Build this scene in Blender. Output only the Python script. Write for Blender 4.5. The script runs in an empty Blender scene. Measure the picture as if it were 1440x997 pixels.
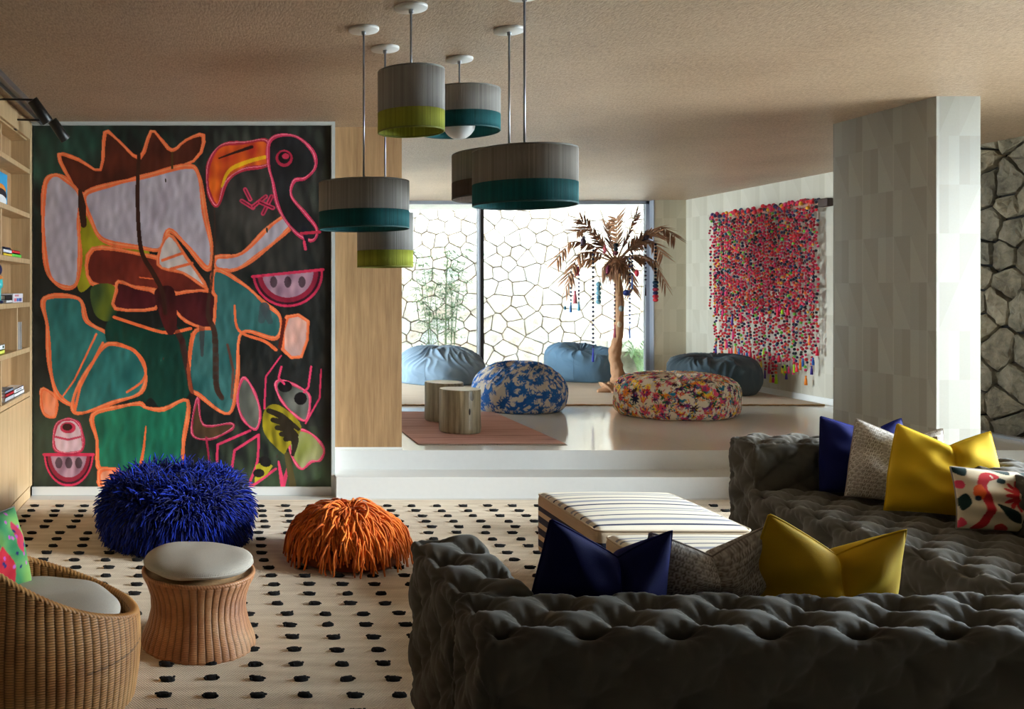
import bpy, math, random
import numpy as np
from mathutils import Vector, Matrix
PI = math.pi
rng = np.random.default_rng(7)
random.seed(7)
C = bpy.context.scene.collection
F, VX, VY, CZ = 1270.0, 305.0, 408.0, 1.5

def W(px, py, d):
    return np.array([(px-VX)*d/F, d, CZ-(py-VY)*d/F])

# ------------------------------------------------------------ materials
def srgb(c):
    c = np.asarray(c, float)/255.0
    return np.where(c <= 0.04045, c/12.92, ((c+0.055)/1.055)**2.4)

class NT:
    def __init__(s, name):
        s.m = bpy.data.materials.new(name); s.m.use_nodes = True
        s.t = s.m.node_tree; s.b = s.t.nodes['Principled BSDF']
        s.out = s.t.nodes['Material Output']
    def n(s, kind, **kw):
        nd = s.t.nodes.new(kind)
        for k, v in kw.items():
            if k in nd.inputs.keys(): nd.inputs[k].default_value = v
            else: setattr(nd, k, v)
        return nd
    def l(s, a, b): s.t.links.new(a, b)
    def math(s, op, a, b=None, c=None):
        nd = s.t.nodes.new('ShaderNodeMath'); nd.operation = op
        for i, v in enumerate((a, b, c)):
            if v is None: continue
            if isinstance(v, (int, float)): nd.inputs[i].default_value = v
            else: s.l(v, nd.inputs[i])
        return nd.outputs[0]
    def mix(s, f, a, b, mode='MIX'):
        nd = s.t.nodes.new('ShaderNodeMix'); nd.data_type = 'RGBA'; nd.blend_type = mode
        for i, v in ((0, f), (6, a), (7, b)):
            if isinstance(v, (int, float)): nd.inputs[i].default_value = v
            elif isinstance(v, (tuple, list, np.ndarray)): nd.inputs[i].default_value = (*[float(q) for q in v[:3]], 1)
            else: s.l(v, nd.inputs[i])
        return nd.outputs[2]
    def obj(s):
        return s.t.nodes.new('ShaderNodeTexCoord').outputs['Object']
    def mapping(s, vec, scale=(1,1,1), rot=(0,0,0)):
        nd = s.t.nodes.new('ShaderNodeMapping'); nd.inputs['Scale'].default_value = scale
        nd.inputs['Rotation'].default_value = rot; s.l(vec, nd.inputs[0]); return nd.outputs[0]
    def noise(s, vec, scale=5, detail=3, rough=.5):
        nd = s.n('ShaderNodeTexNoise', Scale=scale, Detail=detail, Roughness=rough)
        s.l(vec, nd.inputs['Vector']); return nd.outputs[0]
    def ramp(s, f, stops):
        nd = s.t.nodes.new('ShaderNodeValToRGB'); cr = nd.color_ramp
        while len(cr.elements) < len(stops): cr.elements.new(.5)
        for e, (p, c) in zip(cr.elements, stops):
            e.position = p; e.color = (*[float(q) for q in c[:3]], 1)
        s.l(f, nd.inputs[0]); return nd.outputs[0]
    def bump(s, h, strength=.3, dist=.01):
        nd = s.n('ShaderNodeBump', Strength=strength, Distance=dist)
        s.l(h, nd.inputs['Height']); s.l(nd.outputs[0], s.b.inputs['Normal'])
    def base(s, c):
        if isinstance(c, (tuple, list, np.ndarray)): s.b.inputs['Base Color'].default_value = (*[float(q) for q in c[:3]], 1)
        else: s.l(c, s.b.inputs['Base Color'])
    def rough(s, v): s.b.inputs['Roughness'].default_value = v; return s

def plain(name, rgb, rough=.7, metal=0, sheen=0, spec=.5, nscale=0, namt=.12, bump=0, bscale=200):
    t = NT(name); c = srgb(rgb); t.rough(rough)
    t.b.inputs['Metallic'].default_value = metal
    t.b.inputs['Sheen Weight'].default_value = sheen
    t.b.inputs['Specular IOR Level'].default_value = spec
    v = t.obj()
    if nscale:
        n = t.noise(v, nscale, 3)
        t.base(t.mix(n, c*(1-namt), np.minimum(c*(1+namt), 1)))
    else: t.base(c)
    if bump: t.bump(t.noise(v, bscale, 2), bump, .004)
    return t.m

def vcol(name, rough=.85, sheen=.1, namt=.0, bump=.25, bscale=350, spec=.3):
    t = NT(name); a = t.n('ShaderNodeVertexColor'); a.layer_name = 'Col'
    t.base(a.outputs[0]); t.rough(rough); t.b.inputs['Sheen Weight'].default_value = sheen
    t.b.inputs['Specular IOR Level'].default_value = spec
    if bump: t.bump(t.noise(t.obj(), bscale, 2), bump, .003)
    return t.m

def wood(name, c1, c2, axis=2, scale=1.0, rough=.45, plank=0, pc=.12):
    t = NT(name); v = t.obj(); s = [14*scale]*3; s[axis] = 1.1*scale
    n1 = t.noise(t.mapping(v, tuple(s)), 2.2, 6, .6)
    s2 = [60*scale]*3; s2[axis] = 2.5*scale
    n2 = t.noise(t.mapping(v, tuple(s2)), 2, 3)
    f = t.math('ADD', t.math('MULTIPLY', n1, .7), t.math('MULTIPLY', n2, .3))
    c = t.ramp(f, [(.32, srgb(c1)), (.68, srgb(c2))])
    if plank:
        sx = t.n('ShaderNodeSeparateXYZ'); t.l(v, sx.inputs[0])
        k = t.math('FLOOR', t.math('DIVIDE', sx.outputs[0], plank))
        wn = t.n('ShaderNodeTexWhiteNoise', noise_dimensions='1D'); t.l(k, wn.inputs['W'])
        tone = t.math('ADD', t.math('MULTIPLY', wn.outputs[0], 2*pc), 1-pc)
        cc = t.n('ShaderNodeCombineColor')
        for i in range(3): t.l(tone, cc.inputs[i])
        c = t.mix(1.0, c, cc.outputs[0], 'MULTIPLY')
    t.base(c); t.rough(rough); t.bump(n2, .15, .002)
    return t.m

def wallpaper(name, cl, cd, uaxis, uw=.145, vh=.31):
    t = NT(name); v = t.obj(); sx = t.n('ShaderNodeSeparateXYZ'); t.l(v, sx.inputs[0])
    u = t.math('DIVIDE', sx.outputs[uaxis], uw); w = t.math('DIVIDE', sx.outputs[2], vh)
    fu, fw = t.math('FRACT', u), t.math('FRACT', w)
    ku, kw = t.math('FLOOR', u), t.math('FLOOR', w)
    par = t.math('MODULO', t.math('ABSOLUTE', t.math('ADD', ku, kw)), 2)
    cb = t.n('ShaderNodeCombineXYZ'); t.l(ku, cb.inputs[0]); t.l(kw, cb.inputs[1])
    wn = t.n('ShaderNodeTexWhiteNoise', noise_dimensions='2D'); t.l(cb.outputs[0], wn.inputs['Vector'])
    r = wn.outputs[0]
    diag = t.math('GREATER_THAN', fu, fw)
    use = t.math('GREATER_THAN', r, .45)
    half = t.math('GREATER_THAN', fu, .5)
    tri = t.math('ADD', t.math('MULTIPLY', diag, use), t.math('MULTIPLY', half, t.math('SUBTRACT', 1, use)))
    f = t.math('ADD', t.math('MULTIPLY', par, .45), t.math('ADD', t.math('MULTIPLY', tri, .35), t.math('MULTIPLY', r, .2)))
    col = t.mix(f, srgb(cd), srgb(cl))
    line = t.math('LESS_THAN', t.math('FRACT', t.math('DIVIDE', u, 2)), .03)
    col = t.mix(t.math('MULTIPLY', line, .5), col, tuple(np.minimum(srgb(cl)*1.15, 1)))
    n = t.noise(v, 90, 2); col = t.mix(.08, col, n, 'MULTIPLY')
    t.base(col); t.rough(.5); t.bump(f, .25, .002)
    return t.m

def ceiling_mat():
    t = NT('ceiling_grasscloth'); v = t.obj()
    n1 = t.noise(t.mapping(v, (70, 22, 1)), 1.4, 5, .7)
    n2 = t.noise(t.mapping(v, (1.2, 1.2, 1)), 1.3, 3)
    f = t.math('ADD', t.math('MULTIPLY', n1, .8), t.math('MULTIPLY', n2, .2))
    c = t.ramp(f, [(.34, srgb((138, 110, 84))), (.52, srgb((178, 152, 124))), (.75, srgb((208, 185, 158)))])
    sx = t.n('ShaderNodeSeparateXYZ'); t.l(v, sx.inputs[0])
    seam = t.math('LESS_THAN', t.math('FRACT', t.math('DIVIDE', sx.outputs[1], .91)), .006)
    c = t.mix(t.math('MULTIPLY', seam, .35), c, srgb((110, 90, 70)))
    t.base(c); t.rough(.40); t.b.inputs['Specular IOR Level'].default_value = .75; t.bump(n1, .6, .008); return t.m

def rug_mat():
    t = NT('flatwoven_cream_wool'); v = t.obj(); sx = t.n('ShaderNodeSeparateXYZ'); t.l(v, sx.inputs[0])
    a = t.math('SINE', t.math('MULTIPLY', sx.outputs[0], 560)); b = t.math('SINE', t.math('MULTIPLY', sx.outputs[1], 380))
    h = t.math('ADD', t.math('MULTIPLY', a, b), t.math('MULTIPLY', t.noise(v, 160, 3), 1.6))
    n = t.noise(t.mapping(v, (1, 6, 1)), 3, 4)
    c = t.ramp(n, [(.3, srgb((212, 194, 168))), (.7, srgb((240, 226, 204)))])
    t.base(c); t.rough(.95); t.bump(h, .6, .004); return t.m

def terrazzo(name, c, rough=.12):
    t = NT(name); v = t.obj(); c = srgb(c)
    n = t.noise(v, 60, 4); n2 = t.noise(v, 1.5, 3)
    col = t.mix(n, c*.93, np.minimum(c*1.05, 1)); col = t.mix(t.math('MULTIPLY', n2, .2), col, c*.85)
    sx = t.n('ShaderNodeSeparateXYZ'); t.l(v, sx.inputs[0])
    s1 = t.math('LESS_THAN', t.math('FRACT', t.math('DIVIDE', sx.outputs[0], 1.2)), .003)
    s2 = t.math('LESS_THAN', t.math('FRACT', t.math('DIVIDE', sx.outputs[1], 1.2)), .003)
    col = t.mix(t.math('MULTIPLY', t.math('MAXIMUM', s1, s2), .35), col, c*.5)
    t.base(col); t.rough(rough); return t.m

def stone_mat(name, c1, c2, c3, bump=.5):
    t = NT(name); v = t.obj(); a = t.n('ShaderNodeVertexColor'); a.layer_name = 'Col'
    n = t.noise(v, 5, 6, .65); n2 = t.noise(v, 30, 4, .7)
    c = t.ramp(n, [(.3, srgb(c1)), (.5, srgb(c2)), (.72, srgb(c3))])
    c = t.mix(1.0, c, a.outputs[0], 'MULTIPLY')
    t.base(c); t.rough(.9); t.bump(t.math('ADD', n, t.math('MULTIPLY', n2, .5)), bump, .03); return t.m

def glass_mat(nm='window_glass', tint=(.95, .97, .965)):
    t = NT(nm); tr = t.n('ShaderNodeBsdfTransparent'); gl = t.n('ShaderNodeBsdfGlossy', Roughness=.0)
    tr.inputs[0].default_value = (*tint, 1)
    fr = t.n('ShaderNodeFresnel', IOR=1.45); mx = t.n('ShaderNodeMixShader')
    t.l(fr.outputs[0], mx.inputs[0]); t.l(tr.outputs[0], mx.inputs[1]); t.l(gl.outputs[0], mx.inputs[2])
    t.l(mx.outputs[0], t.out.inputs[0]); return t.m

def striped(name, axis, base, dark, mid, per=.2, off=0.):
    t = NT(name); v = t.obj(); sx = t.n('ShaderNodeSeparateXYZ'); t.l(v, sx.inputs[0])
    f = t.math('FRACT', t.math('ADD', t.math('DIVIDE', sx.outputs[axis], per), off))
    B, D, M = srgb(base), srgb(dark), srgb(mid)
    nd = t.t.nodes.new('ShaderNodeValToRGB'); cr = nd.color_ramp; cr.interpolation = 'CONSTANT'
    st = [(0, B), (.12, D), (.18, B), (.32, M), (.42, B), (.56, D), (.60, B), (.78, M*.8), (.82, B), (.88, M), (.94, B)]
    while len(cr.elements) < len(st): cr.elements.new(.5)
    for e, (p, c) in zip(cr.elements, st): e.position = p; e.color = (*[float(q) for q in c], 1)
    t.l(f, nd.inputs[0]); t.base(nd.outputs[0]); t.rough(.9)
    t.bump(t.noise(v, 300, 2), .3, .003); return t.m

M = {}
M['ceiling'] = ceiling_mat(); M['rug'] = rug_mat(); M['glass'] = glass_mat(); M['glass_tint'] = glass_mat('dimming_glass', (.68, .71, .72))  # tint added to the far panes to dim the bright court
M['floor_hi'] = terrazzo('pale_polished_terrazzo', (230, 226, 216), .1)
M['floor_lo'] = terrazzo('cream_stone_floor', (205, 200, 190), .3)
M['riser'] = plain('white_stone_riser', (222, 222, 218), .4, nscale=30, namt=.03)
M['oak'] = wood('oak_veneer', (150, 116, 78), (190, 154, 112), 2, 1.0, .45)
M['oakpost'] = wood('oak_post_boards', (142, 108, 72), (182, 146, 104), 2, 1.0, .45, plank=.117, pc=.1)
M['oakcab'] = wood('pale_oak_cabinet', (172, 142, 100), (206, 176, 134), 2, .8, .4)
M['paper_side'] = wallpaper('grey_geometric_paper_side', (156, 153, 141), (137, 133, 121), 1)
M['paper_front'] = wallpaper('pale_geometric_paper_front', (156, 153, 141), (137, 133, 121), 0, .1346)
M['paper_wall'] = wallpaper('cream_geometric_paper', (206, 202, 186), (192, 187, 169), 1, .19, .31)
M['paper_back'] = wallpaper('cream_geometric_paper_back', (198, 190, 166), (184, 176, 152), 0, .19, .31)
M['white'] = plain('white_paint', (232, 232, 228), .5)
M['offwhite'] = plain('dim_plaster', (78, 68, 58), .8)
M['black'] = plain('black_metal', (18, 17, 17), .4, 0)
M['steel'] = plain('brushed_steel', (150, 154, 160), .3, .9)
M['alu'] = plain('grey_aluminium', (150, 156, 166), .45, .2)
M['stone_out'] = stone_mat('pale_court_stone', (172, 156, 136), (194, 184, 168), (210, 203, 192), .35)
M['stone_in'] = stone_mat('grey_rubble_stone', (84, 77, 62), (124, 115, 96), (160, 150, 128), 1.0)
M['mortar_out'] = plain('court_joint', (120, 104, 88), .95)
M['mortar_in'] = plain('dark_joint', (34, 32, 28), .95)
M['ground'] = plain('pale_gravel_ground', (232, 228, 218), .9, nscale=40)
M['frame'] = plain('dark_picture_edge', (70, 56, 44), .6)
M['frame_w'] = plain('pale_grey_frame', (196, 202, 198), .5)

# ------------------------------------------------------------ mesh helpers
def link(name, me, mat=None, parent=None, loc=None):
    o = bpy.data.objects.new(name, me); C.objects.link(o)
    if mat is not None:
        for m in (mat if isinstance(mat, (list, tuple)) else [mat]): me.materials.append(m)
    if parent is not None: o.parent = parent
    if loc is not None: o.location = loc
    return o

def npmesh(name, V, Q, smooth=True, col=None, T=None, mi=None):
    """numpy mesh: Q quads (n,4), T triangles (m,3); col per vertex linear rgb"""
    V = np.asarray(V, np.float32); me = bpy.data.meshes.new(name)
    Q = np.zeros((0, 4), np.int32) if Q is None else np.asarray(Q, np.int32).reshape(-1, 4)
    T = np.zeros((0, 3), np.int32) if T is None else np.asarray(T, np.int32).reshape(-1, 3)
    me.vertices.add(len(V)); me.vertices.foreach_set('co', V.ravel())
    nl = Q.size+T.size; me.loops.add(nl)
    me.loops.foreach_set('vertex_index', np.concatenate([Q.ravel(), T.ravel()]))
    npoly = len(Q)+len(T); me.polygons.add(npoly)
    st = np.concatenate([np.arange(len(Q))*4, Q.size+np.arange(len(T))*3]).astype(np.int32)
    me.polygons.foreach_set('loop_start', st)
    me.update(calc_edges=True)
    me.polygons.foreach_set('use_smooth', np.full(npoly, smooth))
    if mi is not None: me.polygons.foreach_set('material_index', np.asarray(mi, np.int32))
    if col is not None:
        a = me.attributes.new('Col', 'FLOAT_COLOR', 'POINT')
        cc = np.ones((len(V), 4), np.float32); cc[:, :3] = col; a.data.foreach_set('color', cc.ravel())
    me.validate(); me.update()
    return me

def grid_quads(nu, nv, wu=False, wv=False, off=0):
    I, J = np.meshgrid(np.arange(nu if wu else nu-1), np.arange(nv if wv else nv-1), indexing='ij')
    I, J = I.ravel(), J.ravel(); I2, J2 = (I+1) % nu, (J+1) % nv
    return np.stack([I*nv+J, I2*nv+J, I2*nv+J2, I*nv+J2], 1)+off

class MB:
    """collects shapes, built as ONE mesh"""
    def __init__(s): s.V = []; s.Q = []; s.T = []; s.c = []; s.n = 0
    def add(s, V, Q=None, T=None, col=None):
        V = np.asarray(V, float).reshape(-1, 3); s.V.append(V)
        if Q is not None and len(Q): s.Q.append(np.asarray(Q)+s.n)
        if T is not None and len(T): s.T.append(np.asarray(T)+s.n)
        cc = np.ones((len(V), 3)) if col is None else np.broadcast_to(np.asarray(col, float), (len(V), 3))
        s.c.append(cc); s.n += len(V); return s
    def box(s, x0, x1, y0, y1, z0, z1, col=None):
        V = [(x, y, z) for x in (x0, x1) for y in (y0, y1) for z in (z0, z1)]
        return s.add(V, [(0, 1, 3, 2), (4, 6, 7, 5), (0, 4, 5, 1), (2, 3, 7, 6), (0, 2, 6, 4), (1, 5, 7, 3)], col=col)
    def rbox(s, x0, x1, y0, y1, z0, z1, r=.01, n=3, col=None):
        V, Q = rounded_box(x0, x1, y0, y1, z0, z1, r, n); return s.add(V, Q, col=col)
    def tube(s, pts, rad, k=8, col=None, cap=True):
        V, Q, T = tube_geo(pts, rad, k, cap); return s.add(V, Q, T, col)
    def lathe(s, prof, n=32, col=None, c=(0, 0, 0)):
        prof = np.asarray(prof, float); th = np.arange(n)*2*PI/n
        V = np.stack([np.outer(np.cos(th), prof[:, 0])+c[0], np.outer(np.sin(th), prof[:, 0])+c[1], np.tile(prof[:, 1], (n, 1))+c[2]], -1).reshape(-1, 3)
        return s.add(V, grid_quads(n, len(prof), wu=True), col=col)
    def ball(s, c, r, col=None, nu=8, nv=6):
        ph = np.linspace(0, PI, nv); r = np.broadcast_to(np.asarray(r, float), (3,)); th = np.arange(nu)*2*PI/nu
        V = np.stack([np.outer(np.cos(th), np.sin(ph))*r[0]+c[0], np.outer(np.sin(th), np.sin(ph))*r[1]+c[1], np.tile(np.cos(ph), (nu, 1))*r[2]+c[2]], -1).reshape(-1, 3)
        return s.add(V, grid_quads(nu, nv, wu=True), col=col)
    def build(s, name, mat, parent=None, smooth=True, col=False, loc=None):
        V = np.concatenate(s.V); Q = np.concatenate(s.Q) if s.Q else None; T = np.concatenate(s.T) if s.T else None
        me = npmesh(name, V, Q, smooth, np.concatenate(s.c) if col else None, T)
        return link(name, me, mat, parent, loc)

def tube_geo(pts, rad, k=8, cap=True):
    P = np.asarray(pts, float); n = len(P); R = np.broadcast_to(np.asarray(rad, float), (n,))
    t = np.gradient(P, axis=0); t /= np.linalg.norm(t, axis=1)[:, None]+1e-12
    up = np.array([0, 0, 1.]) if np.abs(t[:, 2]).max() < .93 else np.array([.12, -1., .05]) if np.abs(t[:, 1]).max() < .9 else np.array([1., 0, .1])
    a = np.cross(t, up); a /= np.linalg.norm(a, axis=1)[:, None]+1e-12; b = np.cross(t, a)
    th = np.arange(k)*2*PI/k
    V = P[:, None]+R[:, None, None]*(np.cos(th)[None, :, None]*a[:, None]+np.sin(th)[None, :, None]*b[:, None])
    V = V.reshape(-1, 3); Q = grid_quads(n, k, wv=True); T = []
    if cap:
        V = np.vstack([V, P[0], P[-1]]); c0, c1 = n*k, n*k+1
        for j in range(k):
            T.append((j, (j+1) % k, c0)); T.append(((n-1)*k+(j+1) % k, (n-1)*k+j, c1))
    return V, Q, np.array(T) if T else None

def lattice_box(nx, ny, nz):
    """surface lattice of a box: unique integer points and quads"""
    idx = {}; pts = []
    ids = -np.ones((nx+1, ny+1, nz+1), np.int32)
    g = np.indices((nx+1, ny+1, nz+1)); surf = (g[0] == 0) | (g[0] == nx) | (g[1] == 0) | (g[1] == ny) | (g[2] == 0) | (g[2] == nz)
    pts = np.argwhere(surf); ids[surf] = np.arange(len(pts)); Q = []
    def face(A, flip):
        q = np.stack([A[:-1, :-1], A[1:, :-1], A[1:, 1:], A[:-1, 1:]], -1).reshape(-1, 4)
        Q.append(q[:, ::-1] if flip else q)
    face(ids[0], True); face(ids[nx], False); face(ids[:, 0], False); face(ids[:, ny], True); face(ids[:, :, 0], True); face(ids[:, :, nz], False)
    return pts, np.concatenate(Q)

def rounded_box(x0, x1, y0, y1, z0, z1, r, n=3):
    lo = np.array([x0, y0, z0], float); hi = np.array([x1, y1, z1], float)
    ax = []
    for i in range(3):
        a = np.concatenate([lo[i]+np.linspace(0, r, n+1), hi[i]-np.linspace(r, 0, n+1)])
        ax.append(a)
    m = 2*n+1; pts, Q = lattice_box(m, m, m)
    P = np.stack([ax[i][pts[:, i]] for i in range(3)], 1)
    q = np.clip(P, lo+r, hi-r); d = P-q; L = np.linalg.norm(d, axis=1)[:, None]+1e-12
    return q+r*d/L, Q

def empty(name, loc=(0, 0, 0), rz=0):
    o = bpy.data.objects.new(name, None); C.objects.link(o); o.location = loc; o.rotation_euler = (0, 0, rz)
    o.empty_display_size = .1; return o
def tag(o, label, cat, group=None, kind=None):
    o['label'] = label; o['category'] = cat
    if group: o['group'] = group
    if kind: o['kind'] = kind
    return o
def struct(o): o['kind'] = 'structure'; return o
def sbox(name, b, mat): return struct(MB().box(*b).build(name, mat, smooth=False))

def fnoise(seed, dim=3, n=10, fmin=1., fmax=4.):
    r = np.random.default_rng(seed); k = r.normal(size=(n, dim)); k /= np.linalg.norm(k, axis=1)[:, None]
    k *= r.uniform(fmin, fmax, n)[:, None]; p = r.uniform(0, 2*PI, n); a = 1/np.sqrt(n)
    return lambda P: (np.sin(np.asarray(P) @ k.T*2*PI+p)*a).sum(-1)

# ------------------------------------------------------------ raster canvas (colours of patterned cloth and paint)
class Ras:
    def __init__(s, x0, x1, y0, y1, res, bg):
        s.x0, s.y0, s.res = x0, y0, res
        s.nx = int(round((x1-x0)*res))+1; s.ny = int(round((y1-y0)*res))+1
        s.a = np.zeros((s.ny, s.nx, 3)); s.a[:] = srgb(bg)
        s.X = x0+np.arange(s.nx)/res; s.Y = y0+np.arange(s.ny)/res
    def win(s, xa, xb, ya, yb):
        i0 = max(0, int((xa-s.x0)*s.res)); i1 = min(s.nx, int((xb-s.x0)*s.res)+2)
        j0 = max(0, int((ya-s.y0)*s.res)); j1 = min(s.ny, int((yb-s.y0)*s.res)+2)
        if i1 <= i0 or j1 <= j0: return None
        return slice(j0, j1), slice(i0, i1), s.X[i0:i1][None, :], s.Y[j0:j1][:, None]
    def put(s, w, m, c, al=1.):
        sub = s.a[w[0], w[1]]; m = np.broadcast_to(m, sub.shape[:2])
        al = np.broadcast_to(al, sub.shape[:2])[..., None]
        c = np.asarray(c(w[2]+0*w[3], w[3]+0*w[2]) if callable(c) else srgb(c))
        sub[:] = np.where(m[..., None], sub*(1-al)+c*al, sub)
    def fill(s, P, c, al=1.):
        P = np.asarray(P, float); w = s.win(P[:, 0].min(), P[:, 0].max(), P[:, 1].min(), P[:, 1].max())
        if w is None: return
        X, Y = w[2], w[3]; m = np.zeros((Y.shape[0], X.shape[1]), bool)
        for (xa, ya), (xb, yb) in zip(P, np.roll(P, -1, 0)):
            if ya == yb: continue
            cr = ((ya > Y) != (yb > Y)) & (X < (xb-xa)*(Y-ya)/(yb-ya)+xa); m ^= cr
        s.put(w, m, c, al)
    def stroke(s, P, wd, c, al=1., closed=False, soft=0.):
        P = np.asarray(P, float)
        if closed: P = np.vstack([P, P[:1]])
        n = len(P); wd = np.interp(np.linspace(0, 1, n), np.linspace(0, 1, len(np.atleast_1d(wd))), np.atleast_1d(wd))
        for i in range(n-1):
            a, b = P[i], P[i+1]; r = max(wd[i], wd[i+1])/2
            w = s.win(min(a[0], b[0])-r-1/s.res, max(a[0], b[0])+r, min(a[1], b[1])-r-1/s.res, max(a[1], b[1])+r)
            if w is None: continue
            d = b-a; L = (d*d).sum()+1e-12
            t = np.clip(((w[2]-a[0])*d[0]+(w[3]-a[1])*d[1])/L, 0, 1)
            D = np.hypot(w[2]-a[0]-t*d[0], w[3]-a[1]-t*d[1]); rr = (wd[i]*(1-t)+wd[i+1]*t)/2
            s.put(w, D < rr, c, al)
    def ell(s, cx, cy, rx, ry, ang, c, al=1.):
        r = max(rx, ry); w = s.win(cx-r, cx+r, cy-r, cy+r)
        if w is None: return
        ca, sa = math.cos(ang), math.sin(ang); dx, dy = w[2]-cx, w[3]-cy
        m = ((dx*ca+dy*sa)/rx)**2+((-dx*sa+dy*ca)/ry)**2 < 1
        s.put(w, m, c, al)
    def sample(s, x, y):
        fi = np.clip((np.asarray(x)-s.x0)*s.res, 0, s.nx-1.001); fj = np.clip((np.asarray(y)-s.y0)*s.res, 0, s.ny-1.001)
        i, j = fi.astype(int), fj.astype(int); u, v = (fi-i)[..., None], (fj-j)[..., None]; a = s.a
        return (a[j, i]*(1-u)+a[j, i+1]*u)*(1-v)+(a[j+1, i]*(1-u)+a[j+1, i+1]*u)*v

def cr(P, closed=True, n=6):
    """Catmull-Rom through the points"""
    P = np.asarray(P, float); N = len(P); out = []
    for i in range(N if closed else N-1):
        g = lambda k: P[k % N] if closed else P[min(max(k, 0), N-1)]
        p0, p1, p2, p3 = g(i-1), g(i), g(i+1), g(i+2)
        for t in np.arange(n)/n:
            out.append(.5*((2*p1)+(-p0+p2)*t+(2*p0-5*p1+4*p2-p3)*t*t+(-p0+3*p1-3*p2+p3)*t**3))
    if not closed: out.append(P[-1])
    return np.array(out)


# ================================================================ SETTING
H, ZU = 2.73, .298           # ceiling height, upper floor
XR, XL = 6.40, -1.72
# floors
sbox('floor', (XL, 6.62, -1.8, 6.9, -.2, 0), M['floor_lo'])
sbox('floor_lower_step', (.86, 6.62, 6.50, 6.80, 0, .154), M['riser'])
sbox('floor_upper', (.86, 6.62, 6.784, 12.9, 0, ZU), [M['floor_hi']])
sbox('trim_step_riser', (.86, 6.62, 6.780, 6.7845, .154, ZU-.002), M['riser'])
sbox('ceiling', (XL-.15, 6.8, -1.9, 12.9, H, H+.25), M['ceiling'])
# left wall, rear wall, painting wall
sbox('wall_left', (XL-.15, XL, -1.9, 7.1, 0, H), M['offwhite'])
sbox('wall_rear', (XL, 6.62, -1.95, -1.8, 0, H), M['offwhite'])
sbox('wall_painting', (XL, .868, 6.69, 7.1, 0, H), M['white'])
sbox('baseboard_painting', (-1.36, .868, 6.60, 6.69, 0, .06), M['white'])
# oak post beside the painting
sbox('wall_post', (.868, 1.394, 6.81, 7.1, ZU+.018, H), M['oakpost'])
sbox('baseboard_post', (.868, 1.398, 6.806, 7.1, ZU, ZU+.018), M['white'])
sbox('wall_far_left', (.72, .868, 7.1, 9.8, 0, H), M['white'])
sbox('wall_far_left_end', (.72, .868, 12.2, 12.9, 0, H), M['white'])
# right wall : open glazing near, rubble stone, papered end
sbox('wall_right', (XR, 6.62, 9.0, 12.6, 0, H), M['paper_wall'])
sbox('wall_right_near', (XR+.06, 6.62, -1.8, 2.25, 0, H), M['offwhite'])
sbox('baseboard_right', (XR-.014, XR, 9.0, 12.3, ZU, ZU+.07), M['white'])
sbox('wall_back', (5.965, 6.62, 12.32, 12.62, 0, H), M['paper_back'])
sbox('trim_corner', (5.955, 5.967, 12.315, 12.5, ZU, H), M['alu'])
# free-standing papered wall stub (faces with their own papers)
def column():
    x0, x1, y0, y1 = 4.565, 4.845, 5.73, 6.69
    mb = MB().box(x0, x1, y0, y1, 0, H)
    me = npmesh('wall_stub', np.concatenate(mb.V), np.concatenate(mb.Q), False, mi=[0, 0, 1, 1, 0, 0])
    o = link('wall_stub', me, [M['paper_side'], M['paper_front']]); struct(o)
    for k in range(1, 4):
        pass
column()

# ------------------------------------------------------------ rubble stone walls
def voro(w, h, cw, ch, joint, seed):
    r = np.random.default_rng(seed); nx, ny = int(w/cw)+3, int(h/ch)+3
    S = np.array([[((i-1+.38*(j % 2))*cw+r.uniform(-.34, .34)*cw, (j-1)*ch+r.uniform(-.30, .30)*ch) for i in range(nx)] for j in range(ny)])
    pts = S.reshape(-1, 2); keep = r.random(len(pts)) > .14; pts = pts[keep]
    asp = ch/cw*1.25
    cells = []
    for k, p in enumerate(pts):
        d = pts-p; dd = (d[:, 0]*asp)**2+d[:, 1]**2; near = np.argsort(dd)[1:16]
        poly = [(p[0]-1, p[1]-1), (p[0]+1, p[1]-1), (p[0]+1, p[1]+1), (p[0]-1, p[1]+1)]
        for q in list(near)+['L', 'R', 'B', 'T']:
            if q == 'L': nrm, c = (-1, 0), 0.
            elif q == 'R': nrm, c = (1, 0), w
            elif q == 'B': nrm, c = (0, -1), 0.
            elif q == 'T': nrm, c = (0, 1), h
            else:
                e = pts[q]; mx, my = (p[0]+e[0])/2, (p[1]+e[1])/2
                nx_, ny_ = (e[0]-p[0])*asp**2, (e[1]-p[1]); L = math.hypot(nx_, ny_); nrm = (nx_/L, ny_/L); c = nrm[0]*mx+nrm[1]*my-joint/2
            out = []
            for a, b in zip(poly, poly[1:]+poly[:1]):
                da, db = nrm[0]*a[0]+nrm[1]*a[1]-c, nrm[0]*b[0]+nrm[1]*b[1]-c
                if da <= 0: out.append(a)
                if da*db < 0: t = da/(da-db); out.append((a[0]+t*(b[0]-a[0]), a[1]+t*(b[1]-a[1])))
            poly = out
            if len(poly) < 3: break
        if len(poly) >= 3: cells.append(np.array(poly))
    return cells

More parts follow.
